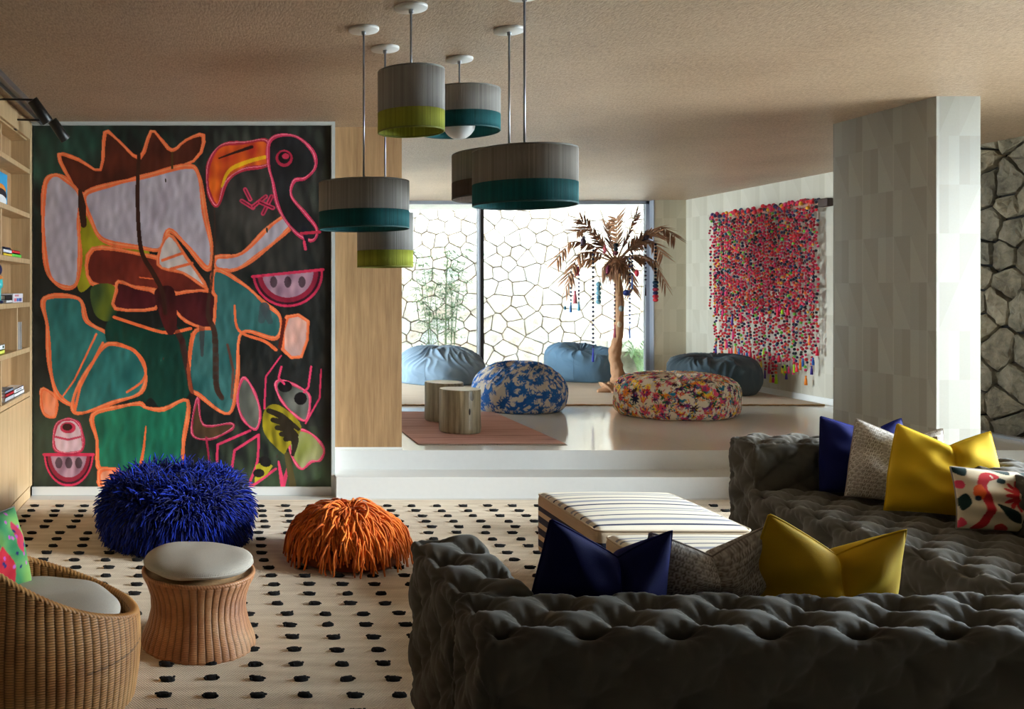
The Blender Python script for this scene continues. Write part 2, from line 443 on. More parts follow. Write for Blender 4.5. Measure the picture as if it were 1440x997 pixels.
def stone_wall(name, w, h, cw, ch, joint, depth, seed, mat, tomap, tone=.12, rough=.012):
    mb = MB(); r = np.random.default_rng(seed+1)
    for poly in voro(w, h, cw, ch, joint, seed):
        # resample the outline so that it can be chipped
        P = []
        for a, b in zip(poly, np.roll(poly, -1, 0)):
            L = np.linalg.norm(b-a); k = max(1, int(L/.05))
            for t in range(k): P.append(a+(b-a)*(t+.15*(k > 1)*(t == 0))/k)
        P = np.array(P); n = len(P); c = P.mean(0)
        if n < 3: continue
        D = P-c; L = np.linalg.norm(D, axis=1)[:, None]+1e-6
        P = P-D/L*r.uniform(0, joint*.7, (n, 1))
        rings = [(0, 0), (0, .6), (.006, .90), (.022, 1.0), (.5, 1.04)]; V = []
        tilt = r.normal(0, .06, 2)
        dd = depth*r.uniform(.65, 1.1)
        for ins, z in rings:
            f = np.clip(1-ins/L, .15, 1) if ins < .4 else np.full((n, 1), .5)
            Q = c+D/L*(L*f)*1.0 if ins else P
            zz = z*dd+((Q-c) @ tilt)*(z > .8)+r.normal(0, rough*.5, n)*(z > .5)
            V.append(np.column_stack([Q, zz]))
        V.append(np.array([[c[0], c[1], dd*1.06+r.normal(0, rough)]]))
        V = np.concatenate(V); nr = len(rings)
        Q = grid_quads(nr, n, wv=True); T = [((nr-1)*n+j, (nr-1)*n+(j+1) % n, nr*n) for j in range(n)]
        tn = 1+r.normal(0, tone); wm = r.normal(0, .03)
        mb.add(tomap(V), Q, np.array(T), col=np.clip([tn+wm, tn, tn-wm*1.5], .25, 1.15))
    o = mb.build(name, mat, smooth=False, col=True); return struct(o)

# court wall behind the window
stone_wall('wall_court', 9.0, 4.2, .27, .205, .009, .03, 11, M['stone_out'], lambda V: np.column_stack([V[:, 0]-1.2, 15.0-V[:, 2], V[:, 1]-.1]), .035, .004)
sbox('wall_court_mortar', (-1.3, 7.9, 15.0, 15.25, -.3, 4.15), M['mortar_out'])
sbox('ground_court', (-1.3, 7.9, 12.9, 15.1, -.3, .16), M['ground'])
sbox('added_eave', (-1.3, 7.9, 12.9, 13.85, H, H+.25), M['white'])  # unseen overhang added to cut the sky light on the court
sbox('wall_court_left', (-1.5, -1.3, 12.9, 15.2, -.3, 4.1), M['white'])
sbox('wall_court_right', (7.9, 8.1, 12.9, 15.2, -.3, 4.1), M['white'])
# grey stone wall on the right side of the room
stone_wall('wall_right_stone', 3.3, 2.76, .26, .20, .012, .055, 23, M['stone_in'], lambda V: np.column_stack([XR+.1-V[:, 2], 9.0-V[:, 0], V[:, 1]-0.02]), .16, .015)
sbox('wall_right_mortar', (XR+.1, 6.62, 5.72, 9.0, 0, H), M['mortar_in'])
sbox('baseboard_stone', (XR-.03, XR+.04, 6.79, 8.98, ZU, ZU+.022), M['alu'])

# ------------------------------------------------------------ far window (frame, mullion, glass)
def window_far():
    y = 12.46
    f = MB().box(.868, 5.96, y-.03, y+.04, ZU, ZU+.06).box(.868, 5.96, y-.03, y+.04, H-.045, H).box(.868, .93, y-.03, y+.04, ZU, H)
    f.box(5.905, 5.955, y-.03, y+.04, ZU, H)
    xm = (675-VX)*y/F
    f.box(xm-.034, xm+.034, y-.06, y+.05, ZU, H)
    o = f.build('window_1', M['alu'], smooth=False); struct(o)
    d = MB().box(xm-.012, xm+.034, y-.064, y-.06, ZU, H).build('frame_gasket', M['black'], o, smooth=False)
    for a, b in ((.93, xm-.034), (xm+.034, 5.905)):
        MB().box(a, b, y-.004, y+.004, ZU+.06, H-.045).build('pane', M['glass_tint'], o, smooth=False)
window_far()
# near glazing on the right side, outside the picture: where the cool daylight comes from
def window_side():
    x = 6.52
    ya, yb = 2.25, 5.72
    f = MB().box(x-.03, x+.03, ya, yb, 0, .06).box(x-.03, x+.03, ya, yb, H-.05, H)
    for yy in (ya, (ya+yb)/2-.03, yb-.06): f.box(x-.03, x+.03, yy, yy+.06, 0, H)
    o = f.build('window_2', M['alu'], smooth=False); struct(o)
    for a, b in ((ya+.06, (ya+yb)/2-.03), ((ya+yb)/2+.03, yb-.06)):
        MB().box(x-.004, x+.004, a, b, .06, H-.05).build('pane', M['glass'], o, smooth=False)
window_side()
def added_left_window():  # unseen opening added to bring more light into the raised room
    x = .80
    f = MB().box(x-.03, x+.03, 9.8, 12.2, ZU-.3, ZU+.06).box(x-.03, x+.03, 9.8, 12.2, H-.05, H)
    for yy in (9.8, 10.97, 12.14): f.box(x-.03, x+.03, yy, yy+.06, ZU, H)
    o = f.build('added_window', M['alu'], smooth=False); struct(o)
    for a in (9.86, 11.03): MB().box(x-.004, x+.004, a, a+1.11, ZU+.06, H-.05).build('pane', M['glass'], o, smooth=False)
added_left_window()
sbox('ground_garden', (-8, .72, 7.1, 12.9, -.3, .1), M['ground'])
sbox('ground_outside', (6.62, 14, -3, 12, -.3, -.05), M['ground'])

# ------------------------------------------------------------ camera, world, portals
cam = bpy.data.objects.new('camera', bpy.data.cameras.new('camera')); C.objects.link(cam)
cam.location = (0, 0, CZ); cam.rotation_euler = (PI/2, 0, 0)
cd = cam.data; cd.sensor_fit = 'HORIZONTAL'; cd.sensor_width = 36; cd.lens = F/1440*36
cd.shift_x = (720-VX)/1440; cd.shift_y = -(498.5-VY)/1440; cd.clip_end = 200
sc = bpy.context.scene; sc.camera = cam
wd = bpy.data.worlds.new('sky'); sc.world = wd; wd.use_nodes = True
bg = wd.node_tree.nodes['Background']; bg.inputs[0].default_value = (.80, .90, 1.0, 1); bg.inputs[1].default_value = 32.0
def portal(name, loc, rot, sx, sy):
    L = bpy.data.lights.new(name, 'AREA'); L.shape = 'RECTANGLE'; L.size = sx; L.size_y = sy; L.cycles.is_portal = True
    o = bpy.data.objects.new(name, L); C.objects.link(o); o.location = loc; o.rotation_euler = rot; return o
portal('daylight_portal_far', (3.45, 12.6, 1.5), (-PI/2, 0, 0), 5.1, 2.5)
portal('daylight_portal_left', (.7, 11.0, 1.5), (0, -PI/2, 0), 2.5, 2.5)
portal('daylight_portal_side', (6.6, 4.0, 1.37), (0, PI/2, 0), 2.74, 3.5)
sun = bpy.data.lights.new('hazy_low_sun', 'SUN'); sun.energy = 7.5; sun.angle = math.radians(16); sun.color = (.95, .97, 1.0)
so = bpy.data.objects.new('hazy_low_sun', sun); C.objects.link(so)
so.rotation_euler = Vector((-1, .27, -.30)).to_track_quat('-Z', 'Y').to_euler(); so.location = (9, 2, 5)
vs = sc.view_settings; vs.view_transform = 'Standard'; vs.look = 'None'; vs.gamma = 1; vs.exposure = .12; vs.use_curve_mapping = False
sc.cycles.use_denoising = True
sc.cycles.max_bounces = 10; sc.cycles.diffuse_bounces = 6; sc.cycles.transparent_max_bounces = 12
sc.cycles.sample_clamp_indirect = 8

# ================================================================ PAINTING
def painting():
    DY = 6.6; res = 1.35
    R = Ras(46, 466, 176, 696, res, (34, 38, 36))
    f1 = fnoise(1, 2, 14, .006, .03); f2 = fnoise(2, 2, 14, .02, .08)
    X, Y = np.meshgrid(R.X, R.Y); P = np.stack([X, Y], -1).reshape(-1, 2)
    n = f1(P).reshape(X.shape); m = f2(P*np.array([1, .35])).reshape(X.shape)
    base = np.array(srgb((26, 30, 28)))*np.ones(X.shape+(1,))
    def blend(c, w):
        nonlocal base
        w = np.clip(w, 0, 1)[..., None]; base = base*(1-w)+srgb(c)*w
    blend((48, 86, 70), .7*np.exp(-((X-90)/75)**2-((Y-225)/70)**2)+.25*m*(Y < 300))
    blend((78, 74, 68), .7*np.exp(-((X-360)/70)**2-((Y-300)/90)**2)+.25*m*(X > 300))
    blend((70, 92, 60), .8*np.exp(-((X-430)/90)**2-((Y-680)/50)**2)+.2*m*(Y > 600))
    blend((66, 86, 66), .7*np.exp(-((X-90)/60)**2-((Y-620)/60)**2))
    blend((60, 58, 56), .25*np.clip(n, 0, 1))
    R.a = base
    tone = {}
    def wash(c, c2, s=.02, ph=0):
        f = fnoise(int(c[0])*7+int(c[1])*3+ph, 2, 10, s*.5, s*1.8)
        A, B = srgb(c), srgb(c2)
        def g(x, y):
            v = np.clip(.5+.38*f(np.stack([x, y*.7], -1)), 0, 1)[..., None]; return A*(1-v)+B*v
        return g
    OR, OR2, PK, YE = (255, 118, 66), (255, 160, 110), (232, 62, 104), (168, 160, 22)
    lav, lav2 = (182, 170, 182), (200, 190, 200)
    def shape(pts, fillc, out=None, w=6, n=6, closed=True, curve=True):
        Q = cr(pts, closed, n) if curve else np.asarray(pts, float)
        if fillc is not None: R.fill(Q, fillc)
        if out is not None:
            j = .25*w*np.sin(np.linspace(0, 40, len(Q)))+w
            R.stroke(Q, j, out, closed=closed); R.stroke(Q+np.array([-.8, -.8]), j*.25, OR2 if out == OR else (255, 150, 170), closed=closed, al=.7)
    # brown peaks along the top
    shape([(82, 217), (110, 224), (141, 238), (147, 186), (165, 196), (196, 222), (212, 184), (226, 195), (242, 211), (262, 196), (286, 190), (272, 226), (196, 248), (118, 272), (98, 252)], wash((70, 28, 18), (98, 40, 26)), OR, 4.5, n=3)
    # yellow wash and two pale lavender fields
    shape([(108, 290), (128, 300), (140, 336), (200, 348), (205, 360), (150, 362), (128, 400), (108, 402)], wash((140, 132, 16), (186, 178, 40)))
    shape([(62, 262), (74, 246), (92, 252), (112, 276), (110, 320), (112, 360), (106, 400), (84, 402), (66, 380), (60, 320)], wash(lav, lav2), OR, 6)
    shape([(118, 274), (160, 258), (196, 250), (262, 233), (280, 248), (288, 300), (298, 350), (292, 378), (262, 345), (238, 324), (226, 350), (196, 348), (146, 338), (128, 310)], wash(lav, lav2), OR, 6.5)
    # diagonal pale bar to the right
    shape([(304, 362), (340, 356), (382, 316), (416, 296), (410, 318), (372, 352), (334, 378), (306, 378)], wash(lav, (200, 190, 200)), OR, 5.5)
    # red band and striped wedge
    shape([(130, 350), (200, 358), (246, 372), (292, 408), (250, 412), (190, 404), (128, 398)], wash((104, 34, 26), (134, 48, 34)), OR, 5.5, n=4)
    shape([(237, 330), (262, 362), (290, 404), (258, 384), (222, 372)], wash((206, 190, 186), (228, 214, 208)), OR, 4, n=4)
    R.stroke([(228, 366), (256, 356)], 4, OR); R.stroke([(240, 378), (270, 370)], 4, OR); R.stroke([(196, 390), (222, 393)], 1.6, OR)
    # green and teal fields
    teal, teal2, gr, gr2 = (30, 98, 94), (54, 128, 122), (8, 54, 44), (20, 92, 70)
    shape([(62, 420), (110, 420), (122, 452), (154, 472), (150, 495), (118, 566), (84, 560), (70, 520), (66, 460)], wash(teal, teal2), OR, 6)
    shape([(128, 404), (160, 402), (164, 440), (150, 452), (132, 440)], wash((24, 62, 44), (120, 130, 30)))
    shape([(154, 450), (200, 462), (268, 462), (270, 500), (268, 552), (230, 576), (212, 560), (196, 572), (180, 560), (206, 528), (198, 500), (152, 484)], wash(gr, (14, 68, 54)), None)
    shape([(152, 484), (188, 494), (204, 520), (198, 552), (160, 566), (108, 582), (104, 556), (130, 510)], wash(teal, teal2), OR, 5)
    shape([(300, 382), (340, 398), (372, 426), (394, 446), (388, 476), (340, 468), (334, 530), (322, 582), (280, 556), (266, 540), (272, 470), (300, 455)], wash((36, 92, 90), (70, 124, 120)), OR, 5)
    shape([(130, 584), (170, 572), (196, 568), (206, 574), (230, 576), (264, 564), (258, 620), (250, 662), (196, 664), (142, 664), (136, 620)], wash(gr2, (34, 128, 96), .03), OR, 5.5, n=4)
    R.stroke([(205, 600), (202, 630), (196, 664)], [2, 5], OR)
    shape([(141, 662), (168, 664), (164, 684), (142, 686)], wash((250, 190, 160), (255, 150, 110)), OR, 6)
    R.stroke(cr([(160, 446), (196, 458), (234, 468), (268, 462)], False), 4.5, OR)
    R.stroke(cr([(166, 484), (190, 494), (204, 516), (200, 536), (178, 552)], False), [4, 3], OR)
    R.stroke([(135, 470), (104, 535), (86, 560)], [3, 2], OR); R.stroke([(144, 482), (112, 545), (104, 580)], [3, 4], OR)
    R.stroke(cr([(330, 430), (336, 465), (372, 480), (388, 492)], False), [3, 5], OR)
    R.stroke([(270, 470), (264, 520), (270, 552)], 4, OR)
    # dark red lozenges where the fields meet
    shape([(166, 396), (190, 404), (218, 412), (218, 434), (162, 434), (163, 410)], wash((74, 18, 26), (98, 28, 34)), OR, 4.5, n=3)
    shape([(244, 414), (298, 410), (302, 436), (296, 462), (262, 452), (244, 432)], wash((66, 18, 24), (90, 26, 30)), OR, 4.5, n=3)
    R.fill(cr([(218, 408), (244, 406), (248, 460), (236, 470), (222, 436)]), wash((60, 16, 20), (94, 26, 26)))
    # pale boxes at the edges
    shape([(58, 548), (78, 560), (76, 586), (60, 580)], wash((236, 170, 150), (255, 140, 90)), OR, 4)
    shape([(404, 446), (434, 452), (424, 502), (398, 492)], wash((190, 160, 160), (240, 180, 160)), OR, 5, n=2)
    R.stroke([(400, 450), (394, 488)], 5, (100, 30, 20))
    # brown drips
    B1 = (62, 32, 22)
    R.stroke(cr([(195, 218), (193, 280), (198, 350), (214, 382), (228, 410), (232, 440)], False), [5, 6, 7, 6], B1)
    R.stroke([(112, 268), (115, 290), (117, 316)], [5, 11, 8], B1)
    R.stroke([(242, 214), (242, 236)], 3, (90, 70, 30))
    R.stroke(cr([(300, 230), (302, 330), (298, 390), (292, 440), (302, 470), (304, 540), (312, 560)], False), [2, 3, 6, 9, 7], (70, 46, 36), al=.85)
    R.stroke([(320, 485), (328, 520), (326, 560)], 3.5, (120, 60, 40), al=.8)
    R.stroke([(240, 450), (256, 480), (270, 555)], [6, 9, 6], (76, 26, 26), al=.7); R.stroke([(284, 430), (284, 500)], [12, 4], (76, 22, 30), al=.6)
    # bird with a long hot-coloured bill
    shape([(300, 285), (292, 262), (294, 228), (312, 204), (345, 200), (376, 198), (378, 230), (342, 238), (318, 256), (308, 286)], wash((190, 44, 30), (240, 110, 30), .03), (190, 34, 60), 5)
    R.stroke(cr([(312, 262), (322, 240), (345, 228), (374, 220)], False), [3, 6, 5], (250, 190, 30))
    R.stroke([(308, 222), (330, 214), (354, 206)], [2, 5], (50, 20, 20))
    shape([(378, 202), (392, 190), (418, 192), (440, 212), (444, 234), (430, 250), (414, 254), (410, 275), (428, 298), (446, 322), (440, 338), (420, 330), (402, 310), (390, 286), (384, 256), (378, 232)], wash((20, 22, 24), (38, 40, 44)), (214, 44, 88), 4.5)
    R.ell(400, 222, 12, 12, 0, (190, 40, 70)); R.ell(400, 221, 8.5, 8.5, 0, (20, 18, 20)); R.ell(402, 219, 5, 4, 0, (200, 50, 80))
    for a, b in (((345, 266), (352, 280)), ((340, 282), (356, 292)), ((356, 290), (374, 276)), ((370, 300), (382, 276)), ((366, 284), (384, 292))): R.stroke([a, b], 6, (206, 58, 92)); R.stroke([a, b], 2, (110, 20, 40))
    R.stroke([(428, 322), (434, 350)], [8, 3], (24, 26, 40)); R.stroke([(424, 328), (450, 326)], 4, (200, 40, 70)); R.stroke([(428, 340), (430, 350)], 4, (230, 60, 100))
    # melon slices
    for (cx, cy, rx, ry, rot) in ((405, 384, 50, 48, -.10), (96, 640, 35, 45, 0)):
        t = np.linspace(0, PI, 18)
        def arc(k): return np.stack([cx+rx*k*np.cos(t)*math.cos(rot)-ry*k*np.sin(t)*math.sin(rot), cy+ry*k*np.sin(t)*math.cos(rot)+rx*k*np.cos(t)*math.sin(rot)], 1)
        R.fill(arc(1), (214, 48, 86)); R.fill(arc(.93), (60, 16, 30)); R.fill(arc(.86), (150, 30, 56)); R.fill(arc(.72), wash((150, 110, 130), (190, 150, 165), .05))
        for k in (-.4, 0, .4): R.ell(cx+rx*k, cy+ry*.26, 5, 8, 0, (40, 20, 30), .8)
        R.stroke(np.array([arc(1)[0], arc(1)[-1]]), 4, (214, 48, 86))
    shape([(78, 600), (96, 590), (112, 600), (114, 634), (78, 634)], wash((226, 196, 200), (214, 170, 184)), (196, 40, 76), 4)
    R.ell(95, 602, 11, 8, 0, (200, 50, 80)); R.ell(94, 601, 7, 5, 0, (60, 14, 20)); R.stroke([(78, 615), (95, 619), (112, 615)], 3, (200, 60, 90))
    # insect in yellow and black, pink outlines
    shape([(342, 532), (356, 548), (366, 580), (360, 604), (342, 590), (334, 562)], wash((90, 92, 84), (128, 130, 116)), PK, 3.5)
    shape([(420, 605), (440, 612), (456, 632), (450, 648), (438, 650), (424, 660), (410, 640), (408, 618)], wash((130, 140, 50), (180, 176, 130)), PK, 3.5)
    shape([(388, 540), (400, 536), (432, 552), (436, 570), (430, 592), (410, 580), (394, 560)], wash((70, 74, 66), (140, 140, 130)), PK, 3.5)
    R.ell(401, 544, 10, 8, 0, (20, 18, 20)); R.ell(423, 561, 9, 9, 0, (18, 16, 18))
    shape([(372, 578), (392, 570), (424, 600), (404, 632), (400, 640), (372, 610)], wash((120, 110, 20), (178, 160, 30), .05))
    for k in range(5): R.stroke(cr([(378+6*k, 578+14*k-k*k), (396+5*k, 586+12*k-k*k), (420-2*k, 604+9*k)], False), [7, 9, 5], (44, 36, 22))
    R.stroke(cr([(364, 612), (362, 650), (352, 684), (388, 660)], False), 3.5, PK); R.stroke([(392, 650), (398, 684), (408, 650)], [3, 7, 3], PK); R.stroke([(404, 640), (412, 684)], [8, 10], (90, 78, 40))
    R.fill([(360, 655), (372, 648), (384, 656), (376, 668), (358, 680)], (190, 176, 40)); R.ell(373, 650, 9, 7, .5, (22, 18, 18)); R.ell(364, 666, 8, 6, 0, (22, 18, 18))
    R.stroke([(396, 516), (392, 532), (400, 540)], 3, PK); R.stroke([(438, 516), (434, 545), (428, 552)], 3, PK); R.stroke([(452, 520), (450, 560), (430, 596)], 2.5, PK)
    R.stroke([(372, 575), (374, 530), (396, 500)], [3, 2], PK); R.stroke([(305, 650), (306, 626), (352, 606)], 3.5, PK); R.stroke([(326, 660), (330, 634), (364, 612)], 3.5, PK)
    shape([(278, 560), (286, 598), (324, 596), (326, 604), (296, 618), (270, 610)], wash((70, 50, 40), (96, 70, 40)), (190, 44, 80), 3)
    R.stroke([(290, 616), (296, 660)], 3, (170, 40, 70)); R.stroke([(368, 450), (372, 432), (380, 452)], [10, 14, 8], (70, 80, 84), al=.8)
    # streaky varnish of the brush all over
    st = fnoise(55, 2, 24, .02, .12)(P*np.array([1, .5])).reshape(X.shape)
    R.a = np.clip(R.a*(1+.10*st[..., None]), 0, 1)
    nu, nv = R.nx, R.ny
    k = DY/F
    I, J = np.meshgrid(np.arange(0, nu), np.arange(0, nv), indexing='ij')
    px, py = R.X[I], R.Y[J]
    V = np.stack([(px-VX)*k-(-.25), np.zeros_like(px)-.0, CZ-(py-VY)*k-1.4], -1).reshape(-1, 3)
    relief = .0008*st.T.reshape(-1); V[:, 1] += relief
    root = empty('wall_painting_artwork', (-.25, 6.62, 1.4))
    root.name = 'abstract_painting'
    tag(root, 'huge dark abstract painting with orange outlined green and lavender shapes leaning by the oak post', 'painting')
    me = npmesh('canvas', V, grid_quads(nu, nv), True, R.a[J, I].reshape(-1, 3))
    c = link('canvas', me, vcol('oil_paint_on_canvas', .38, 0, bump=.15, bscale=90, spec=.5), root)
    x0, x1 = (46-VX)*k+.25, (466-VX)*k+.25; z0, z1 = CZ-(696-VY)*k-1.4, CZ-(176-VY)*k-1.4
    b = MB().box(x0, x1, .002, .055, z0, z1); b.build('stretcher', M['frame'], root, smooth=False)
    fr = MB().box(x0-.014, x1+.026, -.03, .055, z1, z1+.038).box(x1, x1+.026, -.03, .055, z0-.0, z1).box(x0-.014, x1+.026, -.03, .055, z0-.012, z0)
    fr.build('picture_frame', M['frame_w'], root, smooth=False)
painting()

# ================================================================ BOOKCASE
def bookcase():
    xf, xb, ya, yb = -1.35, -1.50, 3.9, 6.60
    root = empty('bookcase', (xf, yb, 0)); tag(root, 'built-in pale oak bookcase with open shelves over flat cupboard doors', 'bookcase')
    L = lambda b, n, m=M['oakcab'], p=root: MB().rbox(b[0]-xf, b[1]-xf, b[2]-yb, b[3]-yb, b[4], b[5], .003, 2).build(n, m, p, smooth=False)
    zs = [2.59, 2.373, 2.053, 1.723, 1.414, 1.089, .769]; t = .034
    L((xb, xf, 6.53, yb, 0, H-.01), 'side_panel'); L((xb, xf, ya, ya+.03, 0, H-.01), 'side_panel')
    L((XL+.004, xb+.012, ya+.03, 6.53, .06, H-.01), 'back_panel', M['oak'])
    L((xf-.022, xf-.002, ya+.03, 6.53, 2.59, H-.01), 'fascia')
    for i, z in enumerate(zs): L((xb+.012, xf-.003, ya+.03, 6.53, z-t, z) if i else (xb+.012, xf-.024, ya+.03, 6.53, z-t*.3, z+.01), 'shelf')
    for (yy, a, b) in ((5.71, 1, 0), (4.9, 1, 0), (4.3, 2, 1), (5.71, 3, 2), (4.9, 3, 2), (5.3, 4, 3), (6.17, 5, 4), (5.4, 5, 4), (5.71, 6, 5), (4.9, 6, 5)):
        L((xb+.012, xf-.012, yy-.011, yy+.011, zs[a], zs[b]-t), 'divider')
    for a, b in ((5.873, 6.524), (5.222, 5.869), (4.571, 5.218), (3.94, 4.567)):
        L((xf-.026, xf-.002, a, b, .085, .73), 'door')
    L((xb+.02, xf-.05, ya+.03, 6.53, 0, .08), 'plinth'); L((xf-.05, xf, ya, yb, 0, .08), 'plinth')
    return zs
zs = bookcase()

def book(name, c, size, loc, rz, label, cat='book', group=None, page=(236, 232, 222), marks=(), standing=False):
    """closed book lying flat: size = length along x, depth along y, thickness"""
    a, b, t = size; r = empty(name, loc, rz); tag(r, label, cat, group)
    cv = MB().box(-a/2, a/2, -b/2, b/2, 0, .004).box(-a/2, a/2, -b/2, b/2, t-.004, t).box(-a/2, a/2, -b/2, -b/2+.004, 0, t)
    cv.build('cover', plain('cover_'+name+label[:14].replace(' ', '_'), c, .5), r, smooth=False)
    MB().box(-a/2+.004, a/2-.004, -b/2+.004, b/2-.005, .004, t-.004).build('pages', plain('pages', page, .8), r, smooth=False)
    for (x0, x1, z0, z1, mc) in marks:
        MB().box(x0, x1, -b/2-.0006, -b/2, z0, z1).build('spine_print', plain('print', mc, .6), r, smooth=False)
    return r
PI2 = PI/2

xs = -1.375
def yat(px, x=xs): return x*F/(px-VX)
def lying(p0, p1, z, t, c, label, marks=(), depth=.09, group=None):
    y0, y1 = yat(p0), yat(p1)
    return book('book', c, (y1-y0, depth, t), (xs-depth/2, (y0+y1)/2, z), PI2, label, 'book', group, marks=marks)
ZS = lambda i: zs[i]+.0005
lying(5, 17, ZS(3), .020, (236, 204, 50), 'yellow book under the white one on the third open shelf')
lying(5, 16.5, ZS(3)+.020, .026, (232, 234, 240), 'white book on top of the yellow book, third open shelf down')
lying(6, 15, ZS(3)+.046, .012, (40, 50, 90), 'thin navy book topping the white and yellow stack')
lying(17.5, 30, ZS(3), .026, (96, 200, 70), 'green book lying under a red one beside the yellow book')
lying(17.5, 28, ZS(3)+.026, .022, (222, 44, 48), 'red book lying on the green book')
# picture book standing with its cover to the room
def picture_book():
    y0, y1, z0, z1 = 5.66, yat(16), ZS(2), ZS(2)+.215; x = xs-.03
    r = empty('picture_book', (x, (y0+y1)/2, z0)); tag(r, 'large upright picture book with a bright blue cover on the second open shelf', 'book'); w = (y1-y0)/2; h = z1-z0
    MB().box(-.016, -.012, -w, w, 0, h).box(-.002, .002, -w, w, 0, h).build('cover', plain('blue_cover', (28, 160, 214), .4), r, smooth=False)
    MB().box(-.012, -.002, -w+.004, w-.004, .004, h-.004).build('pages', plain('pages', (236, 232, 222), .8), r, smooth=False)
    def disc(name, c, cy, cz, ry, rz, e): 
        t = np.linspace(0, 2*PI, 25)[:-1]; V = [(e, cy+ry*math.cos(a), cz+rz*math.sin(a)) for a in t]+[(e, cy, cz)]
        MB().add(V, T=[(i, (i+1) % 24, 24) for i in range(24)]).build(name, plain(name, c, .5), r, smooth=False)
    disc('cover_picture', (232, 140, 40), .02, .105, .13, .035, .0026); disc('cover_picture', (20, 22, 34), .03, .075, .14, .035, .003); disc('cover_picture', (240, 240, 240), .02, .035, .15, .034, .0034)
picture_book()
def figurine():
    r = empty('figurine', (xs-.02, yat(2), ZS(4))); tag(r, 'small turquoise long-legged figurine with a dark navy head on the fourth open shelf', 'figurine')
    TQ = plain('turquoise_enamel', (60, 196, 196), .3); NV = plain('navy_enamel', (24, 34, 76), .3)
    MB().ball((0, -.02, .30-.085), (.03, .045, .038), nu=16, nv=10).build('head', NV, r)
    MB().ball((0, -.02, .165), (.034, .05, .018), nu=16, nv=8).build('collar', plain('orange_enamel', (214, 130, 60), .3), r)
    MB().lathe([(0, .165), (.03, .16), (.035, .12), (.03, .10), (0, .098)], 16, c=(0, -.02, 0)).build('body', TQ, r)
    for s in (-.055, .02):
        MB().tube([(0, s, .115), (0, s+.004, .06), (0, s, .012)], [.014, .011, .012], 10).build('leg', TQ, r)
        MB().ball((.008, s, .010), (.022, .014, .010), nu=12, nv=6).build('shoe', NV, r)
figurine()
lying(9, 17.5, ZS(4), .022, (226, 224, 222), 'white book under a black one beside the turquoise figurine')
lying(8, 17, ZS(4)+.022, .03, (30, 30, 34), 'black book on the white one beside the turquoise figurine')
def game_box():
    y0, y1 = yat(18.5), yat(32); r = empty('game_box', (xs-.04, (y0+y1)/2, ZS(4))); tag(r, 'white box with pink and blue pictures beside the books on the fourth open shelf', 'box'); w = (y1-y0)/2
    MB().rbox(-.04, .04, -w, w, 0, .04, .002, 2).build('box_base', plain('white_card', (226, 220, 224), .5), r, smooth=False)
    MB().rbox(-.041, .041, -w-.001, w+.001, .034, .062, .002, 2).build('lid', plain('white_card_lid', (232, 226, 230), .5), r, smooth=False)
    for (a, b, c0, c1, cc) in ((-.8, -.35, .008, .03, (220, 110, 130)), (-.25, .1, .008, .03, (60, 110, 190)), (.2, .7, .008, .03, (46, 70, 150)), (-.7, .1, .042, .054, (200, 120, 130))):
        MB().box(.0405, .0418, a*w, b*w, c0, c1).build('printed_picture', plain('print', cc, .5), r, smooth=False)
game_box()
lying(-6, 6.5, ZS(5), .028, (226, 226, 96), 'lime yellow book under a white one on the fifth open shelf')
lying(-6, 6.5, ZS(5)+.028, .034, (236, 238, 238), 'white book lying on the lime yellow one', marks=[(.06, .10, .01, .024, (30, 60, 40))])
r = empty('slim_white_book', (xs-.03, yat(27)+.0, ZS(5))); tag(r, 'slim white book standing upright against the divider of the fifth open shelf', 'book')
MB().box(-.05, .05, -.025, -.0225, 0, .19).box(-.05, .05, -.0145, -.012, 0, .19).box(.047, .05, -.025, -.012, 0, .19).build('cover', plain('white_cover', (236, 236, 234), .5), r, smooth=False)
MB().box(-.048, .046, -.0225, -.0145, .003, .187).build('pages', plain('pages', (228, 224, 214), .8), r, smooth=False)
lying(7.5, 19.5, ZS(6), .03, (190, 190, 196), 'pale grey book under the red one on the lowest open shelf')
lying(8.5, 19.5, ZS(6)+.03, .024, (176, 34, 44), 'dark red book in the stack on the lowest open shelf')
lying(7.5, 18.5, ZS(6)+.054, .022, (120, 132, 150), 'slate grey book topping the red one on the lowest open shelf')
lying(20.5, 34, ZS(6), .026, (232, 232, 234), 'lower white book beside the red one on the lowest open shelf')
mk = []
for k in range(7): mk.append((-.10+.028*k, -.10+.028*k+(.016 if k % 3 else .010), .009, .021, (40, 44, 56)))
lying(20.5, 33, ZS(6)+.026, .030, (236, 236, 238), 'upper white book with dark lettering on its spine, lowest open shelf', marks=mk)

# ------------------------------------------------------------ shelf spotlights and the ceiling channel
def picture_light(y, label):
    z = 2.655; r = empty('arm_spotlight', (-1.372, y, z)); tag(r, label, 'lamp', 'spotlights over the bookcase')
    MB().rbox(0, .016, -.028, .028, -.07, .045, .004, 2).build('mounting_plate', M['black'], r, smooth=False)
    MB().tube([(.01, 0, 0), (.265, 0, -.004)], .0065, 10).build('arm', M['black'], r)
    MB().ball((.272, 0, -.012), .017, nu=14, nv=8).build('joint', M['black'], r)
    a = np.array([.262, 0, -.014]); d = np.array([.085, .055, -.125]); d = d/np.linalg.norm(d); 
    MB().tube([a-d*.012, a-d*.01, a+d*.145, a+d*.147], [.02, .033, .036, .034], 20).build('lamp_head', M['black'], r)
    e = a+d*.1471; MB().tube([e-d*.004, e+d*.001], .028, 20).build('lens', plain('dark_copper_lens', (80, 48, 40), .3), r)
picture_light(6.12, 'black spotlight on a thin arm over the bookcase, its head against the painting corner')
picture_light(5.46, 'nearer black spotlight on a thin arm, its arm crossing the picture edge')
r = empty('ceiling_channel', (-1.24, 5.0, H)); tag(r, 'long slim silver channel on the ceiling above the bookcase', 'rail')
